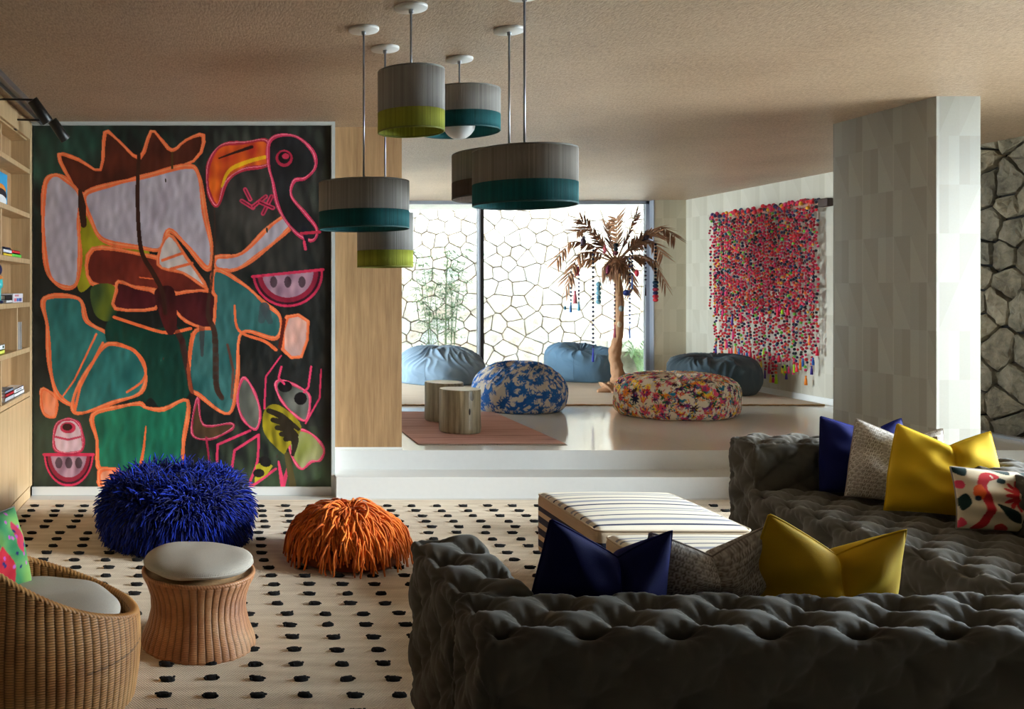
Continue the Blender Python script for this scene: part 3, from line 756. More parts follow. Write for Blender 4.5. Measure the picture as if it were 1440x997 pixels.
MB().box(-.035, -.026, -1.0, 1.55, -.035, 0).box(.026, .035, -1.0, 1.55, -.035, 0).build('channel', M['steel'], r, smooth=False)
MB().box(-.026, .026, -1.0, 1.55, -.012, 0).build('diffuser', plain('dull_diffuser', (150, 146, 140), .5), r, smooth=False)

# ================================================================ PENDANTS
YG = (158, 155, 150)
def drum(r, R, z0, z1, color, name, lean=0, seed=0):
    n = int(2*PI*R/.0062); k = 4; th = np.arange(n*k)*2*PI/(n*k)
    ph = (np.arange(n*k) % k)/k; rad = R+.0022*np.abs(np.sin(PI*ph)); rs = np.random.default_rng(seed); tn = np.repeat(1+rs.normal(0, .10, n), k)
    zz = np.array([z0, (z0+z1)/2, z1]); V = []
    for z in zz: V.append(np.stack([rad*np.cos(th), rad*np.sin(th), np.full_like(th, z)], 1))
    for z in zz[::-1]: V.append(np.stack([(R-.004)*np.cos(th), (R-.004)*np.sin(th), np.full_like(th, z)], 1))
    V = np.stack(V, 1).reshape(-1, 3); Q = grid_quads(n*k, 6, wu=True, wv=True)
    col = np.clip(srgb(color)[None]*tn[:, None], 0, 1); col = np.repeat(col, 6, axis=0)
    me = npmesh(name, V, Q, True, col)
    return link(name, me, YARN, r)
YARN = vcol('yarn_wrap', .8, .05, bump=0)
GLOBE = plain('opal_globe', (214, 214, 212), .25)
def pendant(px, d, dia, ztop, zbot, zband, cband, label, globe=None, cmain=YG, seed=0, outer=True):
    X = (px-VX)*d/F; R = dia/2
    r = empty('pendant_lamp', (X, d, 0)); tag(r, label, 'pendant lamp', 'yarn drum pendants in one cluster')
    MB().lathe([(0, H-.014), (.068, H-.014), (.071, H-.010), (.071, H-.0005), (0, H-.0005)], 40).build('ceiling_canopy', M['white'], r)
    MB().tube([(0, 0, H-.014), (0, 0, (zbot+ztop)/2+.02)], .0048, 10).build('rod', M['steel'], r)
    MB().lathe([(0, H-.03), (.010, H-.03), (.011, H-.014), (0, H-.014)], 12).build('collar', M['steel'], r)
    drum(r, R, zband, ztop-.004, cmain, 'lamp_shade', seed=seed); drum(r, R, zbot+.004, zband, cband, 'colour_band', seed=seed+50)
    for z, nm in ((ztop-.004, 'top_ring'), (zbot+.004, 'bottom_ring')):
        t = np.linspace(0, 2*PI, 65)[:-1]; P = np.stack([(R-.001)*np.cos(t), (R-.001)*np.sin(t), np.full(64, z)], 1)
        th = np.arange(8)*2*PI/8; V = np.stack([np.outer(R-.001+.0042*np.cos(th), np.cos(t)).T, np.outer(R-.001+.0042*np.cos(th), np.sin(t)).T, np.tile(z+.0042*np.sin(th), (64, 1))], -1).reshape(-1, 3)
        MB().add(V, grid_quads(64, 8, wu=True, wv=True)).build(nm, plain('ring', tuple(np.array(cband)*.8 if nm[0] == 'b' else np.array(cmain)*.8), .7), r)
    sp = MB()
    for a in (0, 2*PI/3, 4*PI/3): sp.tube([(0, 0, ztop-.03), (R*math.cos(a+.4), R*math.sin(a+.4), ztop-.006)], .0025, 6)
    sp.build('spider', M['steel'], r)
    gz = globe if globe else (zbot+ztop)/2-.01; gr = .083 if globe else min(.06, R*.5)
    MB().ball((0, 0, gz), gr, nu=32, nv=20).build('globe', GLOBE, r)
    MB().lathe([(0, gz+gr-.004), (.022, gz+gr-.004), (.022, gz+gr+.035), (0, gz+gr+.035)], 16).build('socket', M['steel'], r)
TEAL, LIME, BRN = (14, 92, 96), (160, 166, 58), (84, 66, 54)
pendant(511.5, 4.245, .415, 2.008, 1.785, 1.868, TEAL, 'wide grey and teal yarn drum pendant hanging lowest in front of the painting edge', seed=1)
pendant(541.5, 4.58, .275, 1.89, 1.615, 1.70, LIME, 'narrow grey drum pendant with a lime lower band, tucked behind the wide teal one', seed=2)
pendant(578, 3.915, .280, 2.452, 2.183, 2.270, LIME, 'tall narrow grey and lime yarn drum pendant hanging highest', seed=3)
pendant(646, 4.79, .415, 2.555, 2.335, 2.42, TEAL, 'high grey and teal drum pendant with its white globe showing below', globe=2.382, seed=4)
pendant(716, 4.256, .52, 2.145, 1.93, 2.01, BRN, 'grey pendant with a brown lower band, mostly behind the big dark teal one', globe=1.958, seed=5, cmain=(140, 130, 118))
pendant(737.5, 3.75, .415, 2.082, 1.85, 1.94, TEAL, 'big dark grey and teal drum pendant in front, right end of the cluster', seed=6, cmain=(150, 144, 136))

# ================================================================ SOFAS
def velvet():
    t = NT('taupe_grey_velvet'); v = t.obj(); n = t.noise(v, 3, 4); n2 = t.noise(v, 500, 2)
    c = t.mix(n, srgb((66, 63, 55)), srgb((84, 80, 70))); t.base(c); t.rough(.75)
    t.b.inputs['Sheen Weight'].default_value = .14; t.b.inputs['Sheen Roughness'].default_value = .45
    t.b.inputs['Specular IOR Level'].default_value = .25
    t.bump(n2, .15, .002); return t.m
M['velvet'] = velvet()

def tufted(name, b, parent, r=.06, a=(.232, .232, .20), ph=(0, 0, 0), top=True, A=.042, B=.034, step=.0095, seed=3, origin=(0, 0, 0)):
    x0, x1, y0, y1, z0, z1 = b
    lo, hi = np.array([x0, y0, z0]), np.array([x1, y1, z1]); nn = np.maximum(np.round((hi-lo)/step).astype(int), 4)
    pts, Q = lattice_box(*nn); P = lo+pts/nn*(hi-lo)
    q = np.clip(P, lo+r, hi-r); d = P-q; n = d/(np.linalg.norm(d, axis=1)[:, None]+1e-9); pos = q+r*n
    a = np.asarray(a, float); L = hi-lo
    per = np.maximum(np.round(L/(a/2)), 1)/2        # a whole number of half periods along each side
    p = (P-lo)/L*per+np.asarray(ph); p[:, 2] = (hi[2]-P[:, 2])/a[2]+ph[2]
    aa = L/per; aa[2] = a[2]
    vert = (.28, .28, 1.0); w = np.abs(n)**4; w /= w.sum(1)[:, None]; disp = np.zeros(len(P))
    for ax in range(3):
        i, j = [k for k in range(3) if k != ax]; p1, p2 = p[:, i], p[:, j]
        Hh = np.abs(np.sin(PI*(p1+p2))*np.sin(PI*(p1-p2)))
        best = np.full(len(P), 9.); ang = np.zeros(len(P))
        for h in (0, .5):
            d1, d2 = (p1-np.round(p1-h)-h)*aa[i], (p2-np.round(p2-h)-h)*aa[j]; dd = np.hypot(d1, d2)
            ang = np.where(dd < best, np.arctan2(d2, d1), ang); best = np.minimum(best, dd)
        cre = 1-Hh**.37
        s = -A*cre*(.25+.75*np.exp(-(best/.06)**2))*vert[ax]-B*np.exp(-(best/.030)**1.25)*(.3+.7*vert[ax])-.016*np.exp(-(best/.075)**2)*(.6+.4*vert[ax])
        s += .0034*np.sin(ang*9+1.7*np.sin(p1*3.1)+seed)*np.exp(-((best-.05)/.03)**2)
        s += .0013*np.sin(ang*17+p2*4)*np.exp(-((best-.06)/.03)**2)
        disp += w[:, ax]*s
    f = fnoise(seed, 3, 12, .4, 2.); disp += .003*f(pos)
    fl = np.clip((pos[:, 2]-z0)/.05, .15, 1); disp *= fl
    pos = pos+n*disp[:, None]
    return link(name, npmesh(name, pos-np.array(origin), Q, True), M['velvet'], parent)

def sofa_near():
    o = (1.8, 2.7, .0085); r = empty('tufted_sofa', o); tag(r, 'dark grey tufted sofa seen from behind across the bottom of the picture', 'sofa')
    K = dict(origin=o)
    tufted('backrest', (.66, 2.97, 2.26, 2.60, .05, .655), r, ph=(.75, .0, .0), seed=5, **K)
    tufted('armrest', (.66, .93, 2.56, 3.17, .05, .655), r, ph=(.25, .2, 0), seed=8, **K)
    tufted('seat', (.92, 2.97, 2.56, 3.19, .05, .375), r, seed=9, step=.016, **K)
    MB().box(.70-o[0], 2.93-o[0], 2.32-o[1], 3.12-o[1], .0, .07).build('plinth', M['black'], r, smooth=False)
sofa_near()
def sofa_right():
    o = (3.5, 4.3, .0085); r = empty('tufted_sofa', o); tag(r, 'dark grey tufted sofa holding the row of cushions before the papered wall stub', 'sofa')
    K = dict(origin=o)
    tufted('backrest', (3.68, 4.05, 2.30, 5.42, .05, .655), r, ph=(0, .25, 0), seed=15, **K)
    tufted('armrest', (3.04, 3.72, 5.12, 5.42, .05, .655), r, ph=(.25, .25, .25), seed=18, **K)
    tufted('seat', (3.00, 3.72, 2.30, 5.16, .05, .385), r, ph=(0, .1, .0), seed=19, a=(.232, .232, .22), **K)
    MB().box(3.07-o[0], 4.0-o[0], 2.37-o[1], 5.38-o[1], 0, .07).build('plinth', M['black'], r, smooth=False)
sofa_right()

# ================================================================ CUSHIONS
def pillow(name, w, h, t, loc, rot, label, ras=None, mat=None, chop=.0, chopx=0., n=90, seed=0, cat='cushion', group=None, pipe=None, ears=.05, colf=None):
    """soft cushion, local x across, z up (0 at its lower edge), y its thickness"""
    s = np.linspace(-1, 1, n); U, Vv = np.meshgrid(s, s, indexing='ij')
    prof = np.clip((1-np.abs(U)**2.4)*(1-np.abs(Vv)**2.4), 0, 1)**.52
    f = fnoise(seed, 2, 8, .3, .9); P2 = np.stack([U, Vv], -1)
    edge = 1-ears*(1-np.abs(Vv)**2)*np.abs(U)**3; edge2 = 1-ears*(1-np.abs(U)**2)*np.abs(Vv)**3
    X = U*w/2*edge; Z = Vv*h/2*edge2
    if chop:
        X = X*(1-(.14 if ears < .06 else .24)*np.clip((Vv+.3)/1.3, 0, 1)**1.5)
        k = np.clip(1-np.abs(U-chopx)/(1.02+chopx*np.sign(chopx-U)), 0, 1)**1.25*np.clip((Vv+.55)/1.55, 0, 1)**1.1
        Z = Z-chop*h*k
        X = X-(U-chopx)*w*.04*np.clip(Vv, 0, 1)*np.exp(-((U-chopx)/.5)**2)
        prof = prof*(1+.30*k-.55*np.exp(-((U-chopx)/.055)**2)*np.clip((Vv+.1), 0, 1))
    wr = .010*f(P2*2.2)*prof
    Yf = t/2*prof+wr; Yb = -t/2*prof+wr*.3
    V1 = np.stack([X, -Yf, Z+h/2], -1); V2 = np.stack([X, -Yb, Z+h/2], -1)
    V = np.concatenate([V1.reshape(-1, 3), V2.reshape(-1, 3)])
    Q1 = grid_quads(n, n); Q2 = grid_quads(n, n, off=n*n)[:, ::-1]
    ids = np.arange(n*n).reshape(n, n); rim = np.concatenate([ids[:-1, 0], ids[-1, :-1], ids[1:, -1][::-1], ids[0, 1:][::-1]])
    q3 = np.stack([rim, np.roll(rim, -1), np.roll(rim, -1)+n*n, rim+n*n], 1)
    col = None
    if ras is not None:
        c = ras.sample(U*w/2, Vv*h/2).reshape(-1, 3); col = np.concatenate([c, c])
    root = empty(name, loc); root.rotation_euler = rot; tag(root, label, cat, group)
    me = npmesh('cover', V, np.concatenate([Q1, Q2, q3[:, ::-1]]), True, col)
    link('cover', me, mat if mat else vcol('cushion_cloth'), root)
    ring = V[rim]; ring2 = np.vstack([ring, ring[:1]])
    pc = MB(); Vt, Qt, _ = tube_geo(ring2[::2] if len(ring2) % 2 else ring2, .0035, 6, False); pc.add(Vt, Qt)
    pc.build('seam_piping', pipe if pipe else (mat if mat else plain('seam', (150, 140, 130), .8)), root)
    return root

def velvet2(name, c, c2, sheen=.6):
    t = NT(name); v = t.obj(); t.base(t.mix(t.noise(v, 6, 3), srgb(c), srgb(c2))); t.rough(.8)
    t.b.inputs['Sheen Weight'].default_value = sheen; t.b.inputs['Sheen Roughness'].default_value = .35
    t.b.inputs['Sheen Tint'].default_value = (*[float(q) for q in np.minimum(srgb(c2)*2.5, 1)], 1)
    t.b.inputs['Specular IOR Level'].default_value = .2; t.bump(t.noise(v, 400, 2), .15, .002); return t.m
BLUE = velvet2('royal_blue_velvet', (4, 10, 58), (6, 16, 84), 1.0); YEL = velvet2('mustard_velvet', (176, 142, 14), (196, 160, 24), .3)
def scallop(w, h):
    R = Ras(-w/2-.01, w/2+.01, -h/2-.01, h/2+.01, 420, (196, 192, 184)); p = .031
    for j in range(int(h/(p*.62))+4):
        for i in range(int(w/p)+4):
            x = -w/2+(i+.5*(j % 2))*p-p; y = h/2-j*p*.62+p
            R.ell(x, y, p*.54, p*.60, 0, (96, 88, 80)); R.ell(x, y, p*.45, p*.51, 0, (196, 192, 184))
            R.ell(x, y+p*.08, p*.26, p*.24, 0, (112, 102, 92)); R.ell(x, y+p*.14, p*.13, p*.12, 0, (190, 184, 174))
    return R
SC = scallop(.5, .5)
def otomi_pillow():
    R = Ras(-.27, .27, -.17, .17, 420, (214, 200, 172)); RD, DG, OR_, PKc = (190, 32, 44), (14, 44, 40), (226, 92, 34), (214, 60, 90)
    R.ell(0, .02, .016, .016, 0, (14, 30, 44))
    for k in range(14):
        a = k*2*PI/14; R.ell(.048*math.cos(a), .02+.046*math.sin(a), .028, .0095, a, RD)
    R.ell(0, .02, .016, .014, 0, (14, 30, 44)); R.stroke([(0, -.005), (0, -.16)], .008, DG)
    for s in (-1, 1):
        R.fill(cr([(s*.006, -.10), (s*.03, -.05), (s*.075, -.025), (s*.10, -.02), (s*.085, -.06), (s*.04, -.095)]), DG)
        # bird: head up, body down the side, wing orange
        R.fill(cr([(s*.075, .105), (s*.10, .125), (s*.14, .12), (s*.165, .085), (s*.17, .03), (s*.15, -.03), (s*.16, -.09), (s*.20, -.14), (s*.15, -.135), (s*.12, -.08), (s*.115, -.01), (s*.135, .04), (s*.12, .08), (s*.10, .09)]), RD)
        R.fill(cr([(s*.155, .065), (s*.185, .05), (s*.19, .01), (s*.16, -.005), (s*.145, .03)]), OR_)
        R.fill(cr([(s*.08, .10), (s*.055, .092), (s*.06, .075), (s*.09, .08)]), DG)
        R.fill(cr([(s*.02, .15), (s*.03, .12), (s*.06, .125), (s*.11, .15), (s*.07, .16)]), DG)
        R.fill(cr([(s*.19, .15), (s*.21, .10), (s*.25, .12), (s*.24, .16)]), DG); R.fill(cr([(s*.20, -.02), (s*.235, -.06), (s*.25, -.01), (s*.22, .02)]), DG)
        R.fill(cr([(s*.215, -.12), (s*.25, -.14), (s*.24, -.09)]), PKc); R.ell(s*.175, .0, .014, .012, 0, (16, 24, 44)); R.ell(s*.235, .06, .02, .02, 0, PKc)
        R.fill(cr([(s*.05, -.14), (s*.08, -.11), (s*.11, -.125), (s*.085, -.155)]), (200, 50, 50))
        R.stroke([(s*.105, .10), (s*.108, .11)], .008, (220, 210, 190))
    return R
def tl(deg): return math.radians(deg)
# near sofa: cushions lean on the inside of the near backrest, seen from behind
pillow('cushion', .41, .45, .17, (1.118, 2.735, .375), (tl(12), tl(5), tl(-2)), 'royal blue velvet cushion leaning on the near sofa back', mat=BLUE, chop=.20, chopx=.2, seed=1)
pillow('cushion', .44, .42, .15, (1.50, 2.80, .375), (tl(12), tl(-3), tl(3)), 'grey scallop-patterned cushion between the blue and mustard ones on the near sofa', ras=SC, chop=.20, chopx=.05, seed=2)
pillow('cushion', .46, .45, .17, (1.80, 2.775, .375), (tl(12), tl(6), tl(-3)), 'mustard yellow cushion leaning on the near sofa back', mat=YEL, chop=.21, chopx=.1, seed=3)
# right sofa
pillow('cushion', .47, .42, .16, (3.585, 4.98, .375), (tl(-10), 0, tl(-12)), 'royal blue velvet cushion in the far corner of the right sofa', mat=BLUE, chop=.17, chopx=.25, seed=4)
pillow('cushion', .44, .42, .15, (3.575, 4.76, .378), (tl(-12), tl(4), tl(-28)), 'grey scallop-patterned cushion between the blue and the mustard one on the right sofa', ras=SC, chop=.18, chopx=.2, seed=5)
pillow('cushion', .51, .44, .17, (3.605, 4.47, .378), (tl(-12), tl(3), tl(-20)), 'large mustard yellow cushion standing behind the flowered one on the right sofa', mat=YEL, ears=.07, chop=.17, chopx=.12, seed=6)
pillow('cushion', .50, .285, .13, (3.70, 4.17, .378), (tl(-14), tl(2), tl(-12)), 'low flowered cushion with red birds and a red daisy on the right sofa', ras=otomi_pillow(), chop=.0, seed=7, n=130)
pillow('cushion', .40, .36, .13, (3.69, 4.86, .378), (tl(-4), 0, tl(-80)), 'scallop-patterned cushion hidden behind the large mustard one, only its pale corner tip showing', ras=SC, chop=.12, seed=8)

# ================================================================ OTTOMANS
TOPM = striped('striped_ticking_top', 1, (226, 220, 204), (40, 48, 80), (150, 152, 162), .34, .1)
def side_stripe():
    t = NT('striped_ticking_side'); v = t.obj(); sx = t.n('ShaderNodeSeparateXYZ'); t.l(v, sx.inputs[0]); z = sx.outputs[2]
    f = t.math('FRACT', t.math('DIVIDE', z, .062)); m = t.math('MULTIPLY', t.math('GREATER_THAN', f, .42), t.math('LESS_THAN', z, .362))
    t.base(t.mix(m, srgb((186, 168, 142)), srgb((30, 36, 62)))); t.rough(.9); t.bump(t.noise(v, 300, 2), .3, .003); return t.m
SIDX = side_stripe()
def ottoman(loc, label, flip=False):
    r = empty('ottoman', loc); tag(r, label, 'ottoman', 'striped ottomans between the sofas')
    w, d, z0, z1 = .355, .375, .10, .425; nx = 44; rr = .035
    pts, Q = lattice_box(nx, nx, 20); lo = np.array([-w, -d, z0]); hi = np.array([w, d, z1])
    P = lo+pts/np.array([nx, nx, 20])*(hi-lo); q = np.clip(P, lo+rr, hi-rr); dd = P-q; n = dd/(np.linalg.norm(dd, axis=1)[:, None]+1e-9); pos = q+rr*n
    u, v = P[:, 0]/w, P[:, 1]/d; dome = (1-u**2)*(1-v**2)
    pos[:, 2] += np.where(P[:, 2] > z1-1e-4, .022*np.clip(dome, 0, 1)**.6, 0)
    fc = pos[Q].mean(1); nz = n[Q].mean(1)[:, 2]; mi = np.where(nz > .6, 0, 1)
    me = npmesh('upholstery', pos, Q, True, mi=mi); link('upholstery', me, [TOPM, SIDX], r)
    # welt round the top edge
    t = []
    for cx, cy, a0 in ((w-rr, d-rr, 0), (-w+rr, d-rr, PI/2), (-w+rr, -d+rr, PI), (w-rr, -d+rr, 3*PI/2)):
        for k in range(5): a = a0+k*PI/8; t.append((cx+rr*.86*math.cos(a), cy+rr*.86*math.sin(a), z1-.009))
    t.append(t[0]); Vt, Qt, _ = tube_geo(t, .005, 6, False); MB().add(Vt, Qt).build('welt', plain('welt_cloth', (196, 180, 156), .9), r)
    for sx in (-1, 1):
        for sy in (-1, 1): MB().lathe([(0, 0), (.022, 0), (.03, .10), (0, .10)], 16, c=(sx*(w-.07), sy*(d-.07), 0)).build('leg', M['oak'], r)
ottoman((2.045, 4.405, .008), 'striped cream and navy ottoman farther from the near sofa, its side showing')
ottoman((2.045, 3.575, .008), 'striped cream and navy ottoman right behind the near sofa cushions')

# ================================================================ RUGS
def main_rug():
    z = .008; x0, x1, y0, y1 = -1.345, 4.4, 1.2, 6.43
    r = empty('dotted_rug', (0, 3.8, 0)); tag(r, 'large cream woven rug dotted with short black wool tufts', 'rug')
    MB().rbox(x0, x1, y0-3.8, y1-3.8, .0005, z, .003, 2).build('woven_ground', M['rug'], r, smooth=False)
    vars_ = []
    blk = plain('black_wool', (14, 13, 14), .95)
    for s in range(5):
        q = np.random.default_rng(s+90); mb = MB()
        for k in range(22):
            x, y = q.uniform(-.021, .021), q.uniform(-.008, .008)
            a = q.uniform(0, 2*PI); l = q.uniform(.006, .015)
            mb.tube([(x, y, .002), (x+l*.5*math.cos(a), y+l*.4*math.sin(a), .011), (x+l*1.1*math.cos(a), y+l*.6*math.sin(a), .007+.005*q.random())], [.0050, .0052, .0035], 5)
        mb.ball((0, 0, .004), (.029, .015, .013), nu=12, nv=6)
        V = np.concatenate(mb.V); vars_.append(npmesh('tuft', V, np.concatenate(mb.Q), True, T=np.concatenate(mb.T)))
        vars_[-1].materials.append(blk)
    offs = [0, -.05, -.021, .014, .018, -.03, .02, 0]; items = []
    for row in range(36):
        y = 6.225-row*.1385
        if y < 1.4: break
        g = row//5
        for c in range(-16, 18):
            x = 1.347+c*.1735+offs[g]
            if x < x0+.06 or x > x1-.06: continue
            if y < 3.22 and x > .62: continue      # under the sofa
            if x > 2.98 and y < 5.48: continue
            items.append((x+rng.normal(0, .004), y+rng.normal(0, .004)))
    def seen(x, y):
        px, py = VX+F*x/y, VY+F*1.5/y; return 0 < px < 1440 and py < 997
    vis = [t for t in items if seen(*t) and not (t[0] > .66 and t[1] < 4.2)]; hid = [t for t in items if t not in vis]
    vis.sort(key=lambda t: t[1]); big, rest = vis[:100], vis[100:]
    for i, (x, y) in enumerate(big):
        o = bpy.data.objects.new('tuft', vars_[i % 5]); C.objects.link(o); o.parent = r; o.location = (x, y-3.8, z); o.rotation_euler = (0, 0, random.uniform(-.25, .25)+(PI if random.random() < .5 else 0))
    mb = MB()
    for i, (x, y) in enumerate(rest+[h for h in hid if h[1] > 1.4]):
        me = vars_[i % 5]; n = len(me.vertices); co = np.empty(n*3, np.float32); me.vertices.foreach_get('co', co); co = co.reshape(-1, 3)*(1 if i % 2 else np.array([-1, -1, 1]))
        Qs = [tuple(p.vertices) for p in me.polygons if len(p.vertices) == 4]; Ts = [tuple(p.vertices) for p in me.polygons if len(p.vertices) == 3]
        mb.add(co+np.array([x, y-3.8, z]), np.array(Qs), np.array(Ts))
    o = mb.build('tufts', blk, r); o['kind'] = 'stuff'
main_rug()

def small_rugs():
    z = ZU
    # pink flat-woven runner
    x0, x1, y0, y1 = 1.566, 2.715, 7.03, 8.87; cy = 8.
    r = empty('pink_rug', ((x0+x1)/2, cy, z)); tag(r, 'faded pink flatwoven rug with fringed ends under the two log stools', 'rug')
    t = NT('faded_pink_weave'); v = t.obj(); n = t.noise(t.mapping(v, (.5, 13, 1)), 1.6, 4, .7); n2 = t.noise(t.mapping(v, (2, 60, 1)), 2, 2)
    c = t.ramp(n, [(.30, srgb((112, 74, 66))), (.42, srgb((176, 128, 116))), (.6, srgb((196, 150, 136))), (.75, srgb((158, 108, 98)))]); t.base(c); t.rough(.95); t.bump(n2, .4, .004)
    w = (x1-x0)/2; MB().rbox(-w, w, y0-cy, y1-cy, .0005, .009, .003, 2).build('woven_ground', t.m, r, smooth=False)
    fr = MB()
    for yy, s in ((y0-cy, -1), (y1-cy, 1)):
        for k in range(110):
            x = -w+.005+k*(2*w-.01)/109; fr.tube([(x, yy, .005), (x+random.uniform(-.006, .006), yy+s*.05, .003)], [.003, .002], 4)
    o = fr.build('fringe', plain('fringe_yarn', (190, 178, 168), .95), r); o['kind'] = 'stuff'
    # pale rug under the bean bags
    x0, x1, y0, y1 = 1.3, 6.33, 9.40, 12.30; cx, cy = 3.8, 10.9
    r = empty('pale_rug', (cx, cy, z)); tag(r, 'large pale sand rug with a rough jute edge on the raised floor by the window', 'rug')
    t = NT('pale_sand_weave'); v = t.obj(); n = t.noise(v, 120, 3); n2 = t.noise(t.mapping(v, (1, 8, 1)), 2, 3)
    t.base(t.mix(n2, srgb((176, 160, 140)), srgb((202, 188, 168)))); t.rough(.95); t.bump(n, .5, .006)
    MB().rbox(x0-cx, x1-cx, y0-cy, y1-cy, .0005, .014, .005, 2).build('woven_ground', t.m, r, smooth=False)
    e = MB(); q = np.random.default_rng(4)
    for yy in (y0-cy-.008, y0-cy-.02):
        xs_ = np.arange(x0-cx, x1-cx, .03); P = np.stack([xs_, yy+q.normal(0, .003, len(xs_)), .009+q.normal(0, .0015, len(xs_))], 1); e.tube(P, .008+q.normal(0, .001, len(xs_)), 6)
    e.build('jute_edge', plain('jute_rope', (168, 130, 88), .95, bump=.4), r)
small_rugs()

# ================================================================ BEAN BAGS
def motif_cloth(w, h, colors, bg, seed, n, size):
    R = Ras(0, w, 0, h, 190, bg); q = np.random.default_rng(seed)
    pts = []
    tries = 0
    while len(pts) < n and tries < n*30:
        tries += 1; p = (q.uniform(0, w), q.uniform(0, h))
        if all((p[0]-a)**2+(p[1]-b)**2 > (size*(.86 if len(colors) > 3 else .74))**2 for a, b in pts[-90:]): pts.append(p)
    def tr(P, c, a, s, fl):
        P = np.asarray(P, float)*s*np.array([fl, 1]); ca, sa = math.cos(a), math.sin(a)
        return np.stack([P[:, 0]*ca-P[:, 1]*sa+c[0], P[:, 0]*sa+P[:, 1]*ca+c[1]], 1)
    for p in pts:
        k = q.integers(0, 5); a = q.uniform(-.8, .8); fl = q.choice([-1, 1]); s = size*q.uniform(.8, 1.15)
        cc = [colors[q.integers(len(colors))] for _ in range(6)]
        T = lambda P: tr(P, p, a, s, fl)
        if k == 0:      # bird
            R.fill(cr(T([(-.5, .1), (-.42, .26), (-.28, .26), (-.1, .1), (.15, .12), (.3, 0), (.1, -.2), (-.2, -.2), (-.34, 0)])), cc[0])
            for i in range(4): R.stroke(T([(.2, -.02+.04*i), (.5+.06*i, .2*i-.18)]), [s*.10, s*.04], cc[1+i % 3])
            R.stroke(T([(-.1, -.2), (-.16, -.42)]), s*.05, cc[4]); R.stroke(T([(.05, -.2), (.08, -.42)]), s*.05, cc[4])
        elif k == 1:    # flower
            for i in range(8):
                b = i*PI/4; P = T([(.24*math.cos(b), .24*math.sin(b))])[0]; R.ell(P[0], P[1], s*.19, s*.075, b*fl+a if fl > 0 else PI-b+a, cc[0])
            R.ell(p[0], p[1], s*.08, s*.08, 0, cc[1])
        elif k == 2:    # branch with leaves
            st = T([(-.5, -.4), (-.2, -.1), (.1, .1), (.45, .45)]); R.stroke(cr(st, False), s*.05, cc[0])
            for i in range(7):
                t = -.4+.13*i; sd = 1 if i % 2 else -1; P = T([(t, t+.05), (t+.24*(sd > 0)-.02, t+.24*(sd < 0)+.06)]); R.stroke(P, [s*.13, s*.03], cc[i % 3])
        elif k == 3:    # long-legged animal
            R.fill(cr(T([(-.35, .05), (-.5, .3), (-.38, .38), (-.22, .15), (.2, .14), (.42, .3), (.38, 0), (.25, -.12), (-.25, -.1)])), cc[0])
            for x in (-.26, -.14, .2, .32): R.stroke(T([(x, -.05), (x+.05, -.42)]), [s*.09, s*.05], cc[0] if len(colors) < 3 else cc[1])
        else:           # spray
            for i in range(6):
                b = -.9+.42*i; R.stroke(T([(0, -.35), (.25*math.sin(b), .05), (.5*math.sin(b), .35*math.cos(b)+.05)]), [s*.05, s*.12, s*.03], cc[i % 4])
    for i in range(int(n*(1.6 if len(colors) > 3 else 1.0))):  # filling leaves
        p = (q.uniform(0, w), q.uniform(0, h)); a = q.uniform(0, 2*PI); R.ell(p[0], p[1], size*.17, size*.045, a, colors[q.integers(len(colors))], .95)
    return R

